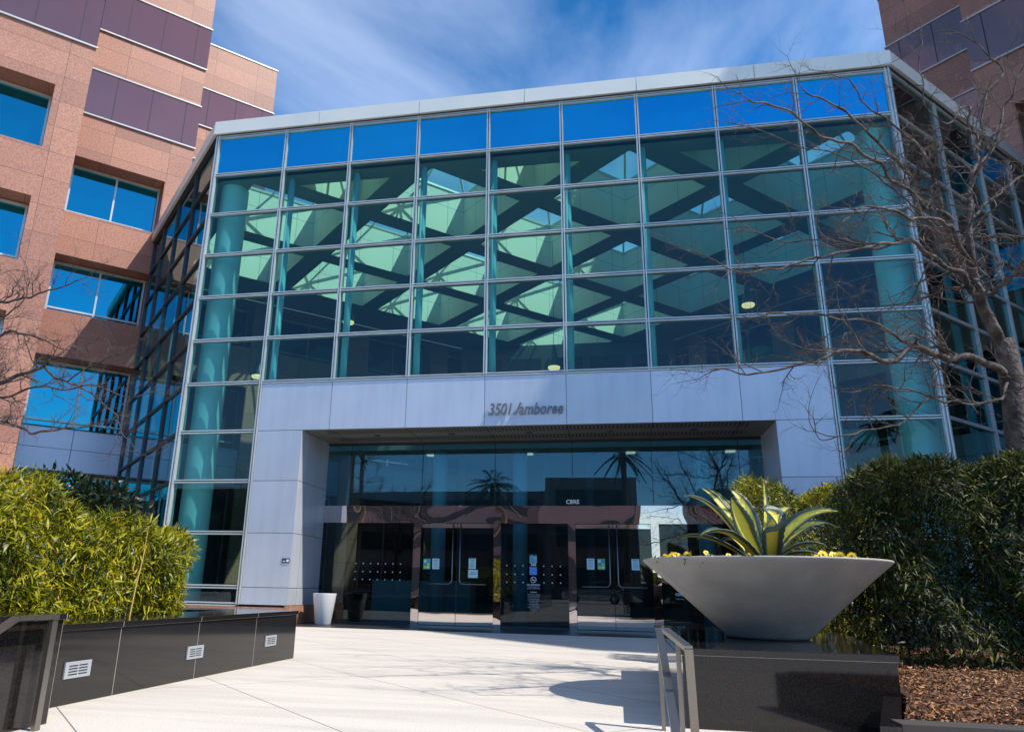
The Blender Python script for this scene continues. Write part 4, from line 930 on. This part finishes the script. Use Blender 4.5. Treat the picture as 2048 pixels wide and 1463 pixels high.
limbs = [
    lim([(2010, 700, TY), (1985, 650, TY-.1), (1962, 590, TY-.2), (1945, 530, TY-.3), (1937, 470, TY-.35), (1940, 400, TY-.3), (1946, 340, TY-.2), (1955, 300, TY)], .11, .035),
    lim([(2012, 720, TY), (1960, 610, TY+.3), (1925, 545, TY+.4), (1900, 470, TY+.4), (1880, 400, TY+.3), (1865, 340, TY+.2), (1840, 300, TY+.2)], .085, .030),
    lim([(1905, 440, TY+.4), (1850, 420, TY), (1800, 370, TY-.4), (1745, 320, TY-.7), (1700, 285, TY-.9), (1640, 275, TY-1.1), (1595, 235, TY-1.3), (1530, 205, TY-1.5), (1498, 200, TY-1.6)], .045, .012),
    lim([(1880, 400, TY+.3), (1820, 350, TY+.2), (1780, 310, TY), (1740, 270, TY-.2), (1690, 220, TY-.4), (1650, 200, TY-.5), (1605, 178, TY-.7)], .045, .012),
    lim([(1865, 345, TY+.2), (1845, 300, TY+.3), (1800, 260, TY+.3), (1760, 230, TY+.3), (1720, 200, TY+.2), (1700, 160, TY+.1), (1665, 150, TY)], .035, .010),
    lim([(1925, 545, TY+.4), (1880, 470, TY+.6), (1840, 420, TY+.7), (1800, 390, TY+.8), (1760, 355, TY+.8), (1700, 320, TY+.8), (1640, 300, TY+.7), (1480, 250, TY+.5)], .04, .010),
    lim([(2018, 755, TY), (1985, 730, TY-.3), (1940, 712, TY-.6), (1880, 710, TY-.8), (1830, 690, TY-1.0), (1795, 720, TY-1.2), (1760, 722, TY-1.3), (1725, 700, TY-1.4), (1660, 710, TY-1.5), (1590, 730, TY-1.6), (1520, 745, TY-1.7), (1430, 738, TY-1.8)], .075, .010),
    lim([(1880, 710, TY-.8), (1835, 690, TY-.9), (1800, 680, TY-1), (1760, 650, TY-1), (1725, 640, TY-1), (1680, 640, TY-1.1), (1620, 625, TY-1.2), (1540, 625, TY-1.3)], .04, .010),
    lim([(1962, 590, TY-.2), (1905, 540, TY-.6), (1850, 505, TY-.9), (1822, 478, TY-1), (1760, 485, TY-1.2), (1700, 502, TY-1.4), (1620, 515, TY-1.6), (1560, 540, TY-1.7), (1480, 545, TY-1.8), (1430, 520, TY-1.9)], .05, .010),
    lim([(1822, 478, TY-1), (1750, 500, TY-.8), (1700, 490, TY-.7), (1630, 480, TY-.6), (1560, 482, TY-.6), (1500, 460, TY-.6), (1468, 435, TY-.6)], .025, .007),
    lim([(1945, 530, TY-.3), (1905, 450, TY-.7), (1860, 436, TY-1), (1820, 440, TY-1.2), (1780, 420, TY-1.4), (1735, 412, TY-1.5), (1710, 420, TY-1.6)], .045, .012),
    lim([(1937, 440, TY-.3), (1985, 400, TY-.2), (2030, 360, TY), (2090, 330, TY+.1)], .04, .02),
    lim([(1945, 475, TY-.3), (2000, 470, TY-.4), (2048, 476, TY-.5), (2100, 490, TY-.6)], .035, .02),
    lim([(1946, 340, TY-.2), (1990, 290, TY-.1), (2005, 230, TY), (2030, 170, TY), (2048, 130, TY)], .035, .012),
    lim([(1950, 320, TY), (1938, 260, TY), (1940, 210, TY), (1890, 250, TY-.2), (1845, 200, TY-.3), (1840, 100, TY-.3), (1842, 60, TY-.3)], .03, .008),
    lim([(1955, 300, TY), (1960, 250, TY+.2), (2010, 150, TY+.3), (1960, 90, TY+.3), (1900, 60, TY+.3), (1870, 65, TY+.3)], .03, .008),
    lim([(1950, 560, TY-.3), (1985, 590, TY-.6), (2020, 560, TY-.9), (2048, 520, TY-1.1), (2090, 500, TY-1.3)], .045, .02),
    lim([(2020, 760, TY), (1990, 800, TY-.4), (1930, 808, TY-.7), (1880, 800, TY-.9), (1810, 775, TY-1.1), (1760, 770, TY-1.2), (1700, 785, TY-1.3)], .03, .008),
    lim([(1900, 790, TY-.7), (1850, 800, TY-.9), (1800, 850, TY-1.0), (1740, 858, TY-1.1), (1690, 870, TY-1.2), (1640, 880, TY-1.3), (1618, 840, TY-1.3)], .02, .007),
]
limbs = [(p_, a_*KR, b_*KR) for p_, a_, b_ in limbs]
bare_tree('bare_tree', 'leafless branching tree standing behind the dark hedge on the right', tr, limbs, 11, .80, .65)
TL_ = -6.4
base = at(-330, 1100, TL_); tr = [(base[0], base[1], 0, .17), (base[0], base[1], 1.3, .15), (*at(-320, 900, TL_), .13), (*at(-280, 820, TL_), .11)]
limbs = [
    lim([(-280, 820, TL_), (-120, 800, TL_), (0, 766, TL_), (40, 748, TL_), (88, 733, TL_-.1), (98, 720, TL_-.1), (130, 700, TL_)], .055, .012),
    lim([(88, 733, TL_-.1), (110, 755, TL_), (135, 763, TL_+.1), (160, 775, TL_+.2), (200, 800, TL_+.3), (235, 830, TL_+.3), (245, 870, TL_+.3), (300, 912, TL_+.2)], .022, .006),
    lim([(135, 763, TL_), (180, 735, TL_-.1), (215, 715, TL_-.2), (255, 700, TL_-.3), (270, 690, TL_-.3)], .014, .005),
    lim([(-280, 820, TL_), (-150, 730, TL_+.3), (0, 672, TL_+.4), (20, 660, TL_+.4), (50, 668, TL_+.4), (90, 680, TL_+.4), (130, 700, TL_+.4), (170, 690, TL_+.4)], .035, .007),
    lim([(-200, 760, TL_), (-80, 620, TL_), (0, 603, TL_), (40, 598, TL_), (70, 590, TL_), (95, 580, TL_), (130, 572, TL_), (160, 558, TL_), (190, 543, TL_)], .03, .006),
    lim([(-280, 840, TL_), (-100, 850, TL_-.4), (0, 843, TL_-.5), (30, 850, TL_-.5), (60, 868, TL_-.5), (95, 862, TL_-.5), (150, 855, TL_-.4), (210, 840, TL_-.4)], .035, .007),
    lim([(-280, 820, TL_), (-100, 800, TL_+.6), (0, 795, TL_+.7), (60, 775, TL_+.7), (120, 780, TL_+.7), (190, 770, TL_+.7), (260, 795, TL_+.7), (320, 780, TL_+.7)], .03, .006),
    lim([(-220, 760, TL_), (-60, 680, TL_-.6), (0, 640, TL_-.6), (40, 610, TL_-.6), (60, 560, TL_-.6), (50, 525, TL_-.6)], .02, .005),
]
bare_tree('bare_tree', 'leafless branches reaching in over the hedge from the left edge', tr, limbs, 5, .8, 1.15)

# ------------------------------------------------------------ street side across the plaza, seen in the reflections
def palm(x, y, h, fan, label):
    t = empty('palm_tree', (x, y, 0), label, 'palm tree', 'palm trees across the plaza')
    child_world(MB().tube([(x, y, 0), (x+.1, y, h*.5), (x, y, h)], [.28, .2, .18], 10).build('trunk', 'palm_bark'), t)
    rr = np.random.default_rng(int(x*10) % 97+3); Ps = []; Ds = []; Ns = []; Ls = []
    for k in range(26):
        az = rr.uniform(0, 6.28); el = rr.uniform(-.7, 1.2); d = np.array([math.cos(az)*math.cos(el), math.sin(az)*math.cos(el), math.sin(el)]); Lf = fan*rr.uniform(.8, 1.1)
        for q in np.linspace(.2, 1, 22):
            p = np.array([x, y, h])+d*Lf*q+np.array([0, 0, -1])*Lf*.45*q**2
            for s in (-1, 1):
                sd = np.cross(d, [0, 0, 1]); sd /= np.linalg.norm(sd); Ps.append(p); Ds.append(sd*s*.8+d*.6+[0, 0, -.25]); Ns.append([0, 0, 1]); Ls.append(.45*fan*.5*(1.15-q*.6))
    n_ = len(Ps); leaves('crown', np.array(Ps), np.array(Ds), np.array(Ns, float), np.array(Ls), np.full(n_, .07), 'shrub_leaf', t, org=(x, y, 0))
def refl(px, py, Y, pl=1.7):
    """the point of the street side whose mirror image stands at a pixel"""
    h = at(px, py, pl); d = ray(px, py); k = (pl-Y)/d[1]; return h+np.array([d[0]*k, -d[1]*k, d[2]*k])
for px, py, Y, pl, fan, lab in ((706, 893, -38, 1.7, 1.5, 'thin palm across the plaza, leftmost one mirrored in the entrance glass'), (727, 880, -41, 1.7, 1.5, 'taller thin palm close beside the leftmost palm across the plaza'),
        (985, 968, -30, 1.7, 2.0, 'low spreading palm across the plaza, mirrored above the left doors'), (1245, 905, -33, 1.7, 2.0, 'bushy palm across the plaza, mirrored above the right doors'),
        (1762, 850, -22, 0., 1.5, 'left palm of the pair mirrored in the right corner panes'), (1803, 822, -24, 0., 1.6, 'right palm of the pair mirrored in the right corner panes')):
    p = refl(px, py, Y, pl); palm(p[0], p[1], p[2], fan, lab)
def far_tree(px, py, Y, seed, label):
    p = refl(px, py, Y); x, y, h = p; rr = random.Random(seed); L_ = []
    for k in range(9):
        a = 6.283*k/9+rr.uniform(-.3, .3); b0 = h*rr.uniform(.38, .6); e = [(x, y, b0), (x+math.cos(a)*h*.14, y+math.sin(a)*h*.14, b0+h*.15), (x+math.cos(a)*h*.27, y+math.sin(a)*h*.27, b0+h*.33), (x+math.cos(a)*h*.36, y+math.sin(a)*h*.36, b0+h*.46)]
        L_.append(([(q, 0) for q in e], .07, .015))
    bare_tree('bare_tree', label, [(x, y, 0, .16), (x, y, h*.3, .14), (x+.05, y, h*.65, .09)], L_, seed, 1.0, .6)
far_tree(1420, 905, -26, 21, 'leafless tree across the plaza, mirrored beside the agave in the entrance glass')
far_tree(800, 985, -22, 22, 'small leafless tree across the plaza, mirrored above the left sidelight')
def car(x, y, label):
    t = empty('parked_car', (x, y, 0), label, 'car', 'cars parked across the plaza'); st = [(-2.2, .62, .42, .66, .66), (-2.0, .80, .25, .80, .80), (-1.2, .86, .22, .93, .95), (-.75, .87, .20, .97, 1.12), (-.2, .87, .20, .98, 1.42), (.6, .87, .20, .98, 1.47), (1.3, .87, .20, .99, 1.40), (1.85, .84, .24, .97, 1.10), (2.15, .72, .34, .90, .93)]
    def ring(q):
        X, hw, z0, zb, zr = q; hr = hw*.78 if zr > zb+.05 else hw*.9; return [(X, -hw*.94, z0), (X, -hw, (z0+zb)/2), (X, -hw*.96, zb), (X, -hr, zr-.03), (X, -hr*.6, zr), (X, hr*.6, zr), (X, hr, zr-.03), (X, hw*.96, zb), (X, hw, (z0+zb)/2), (X, hw*.94, z0)]
    b = MB(); g = MB()
    for i in range(len(st)-1):
        A_, B_ = ring(st[i]), ring(st[i+1])
        for k in range(9): (g if k in (2, 6) and 2 <= i <= 6 else b).face([(x+q[0], y+q[1], q[2]) for q in (A_[k], B_[k], B_[k+1], A_[k+1])])
    b.face([(x+q[0], y+q[1], q[2]) for q in ring(st[0])]); b.face([(x+q[0], y+q[1], q[2]) for q in ring(st[-1])[::-1]])
    child_world(b.build('body', 'car_paint', smooth=True), t); child_world(g.build('side_windows', 'interior_dark'), t)
    child_world(MB().box((x-1.05, y-.62, 1.0), (x-.35, y+.62, 1.28)).build('windscreen', 'interior_dark'), t)
    for wx in (-1.38, 1.32):
        for sy in (-1, 1):
            wl = MB().tube([(x+wx, y+sy*.68, .33), (x+wx, y+sy*.88, .33)], .33, 24).build('wheel', 'rubber'); child_world(wl, t)
            rm = MB().tube([(x+wx, y+sy*.88, .33), (x+wx, y+sy*.895, .33)], .20, 16).build('rim', 'aluminium'); child_world(rm, wl)
    for sy in (-1, 1): child_world(MB().box((x-2.19, y+sy*.5-.14, .58), (x-2.06, y+sy*.5+.14, .70)).build('headlight', 'decal_white'), t)
p = refl(1190, 1205, -34); car(p[0], -34, 'silver car parked across the plaza, left one of the two mirrored in the right doors')
p = refl(1262, 1205, -36); car(p[0]+1.2, -37.5, 'silver car parked behind and to the right of the first across the plaza')
def far_building(x0, x1, y0, y1, h, m_, label):
    t = empty('far_building', ((x0+x1)/2, y1, 0), label, 'building'); b = MB(); b.box((x0, y0, 0), (x1, y1, h)); child_world(b.build('wall', m_), t)
    z = 1.2
    while z < h-1.5: child_world(MB().box((x0+1, y1, z), (x1-1, y1+.05, z+1.7)).build('ribbon_window', 'interior_dark'), t); z += 3.6
far_building(-40, 3, -75, -60, 11.0, 'far_wall', 'low brown building far across the street, mirrored in the glass')
q0 = refl(1090, 955, -52); q1 = refl(1272, 955, -52)
far_building(q0[0], q1[0], -64, -52, q0[2], 'far_wall', 'dark low office block across the street, mirrored in the doors')
far_building(19.5, 75, -82, -66, 12, 'far_wall', 'taller brown block far to the right across the street')
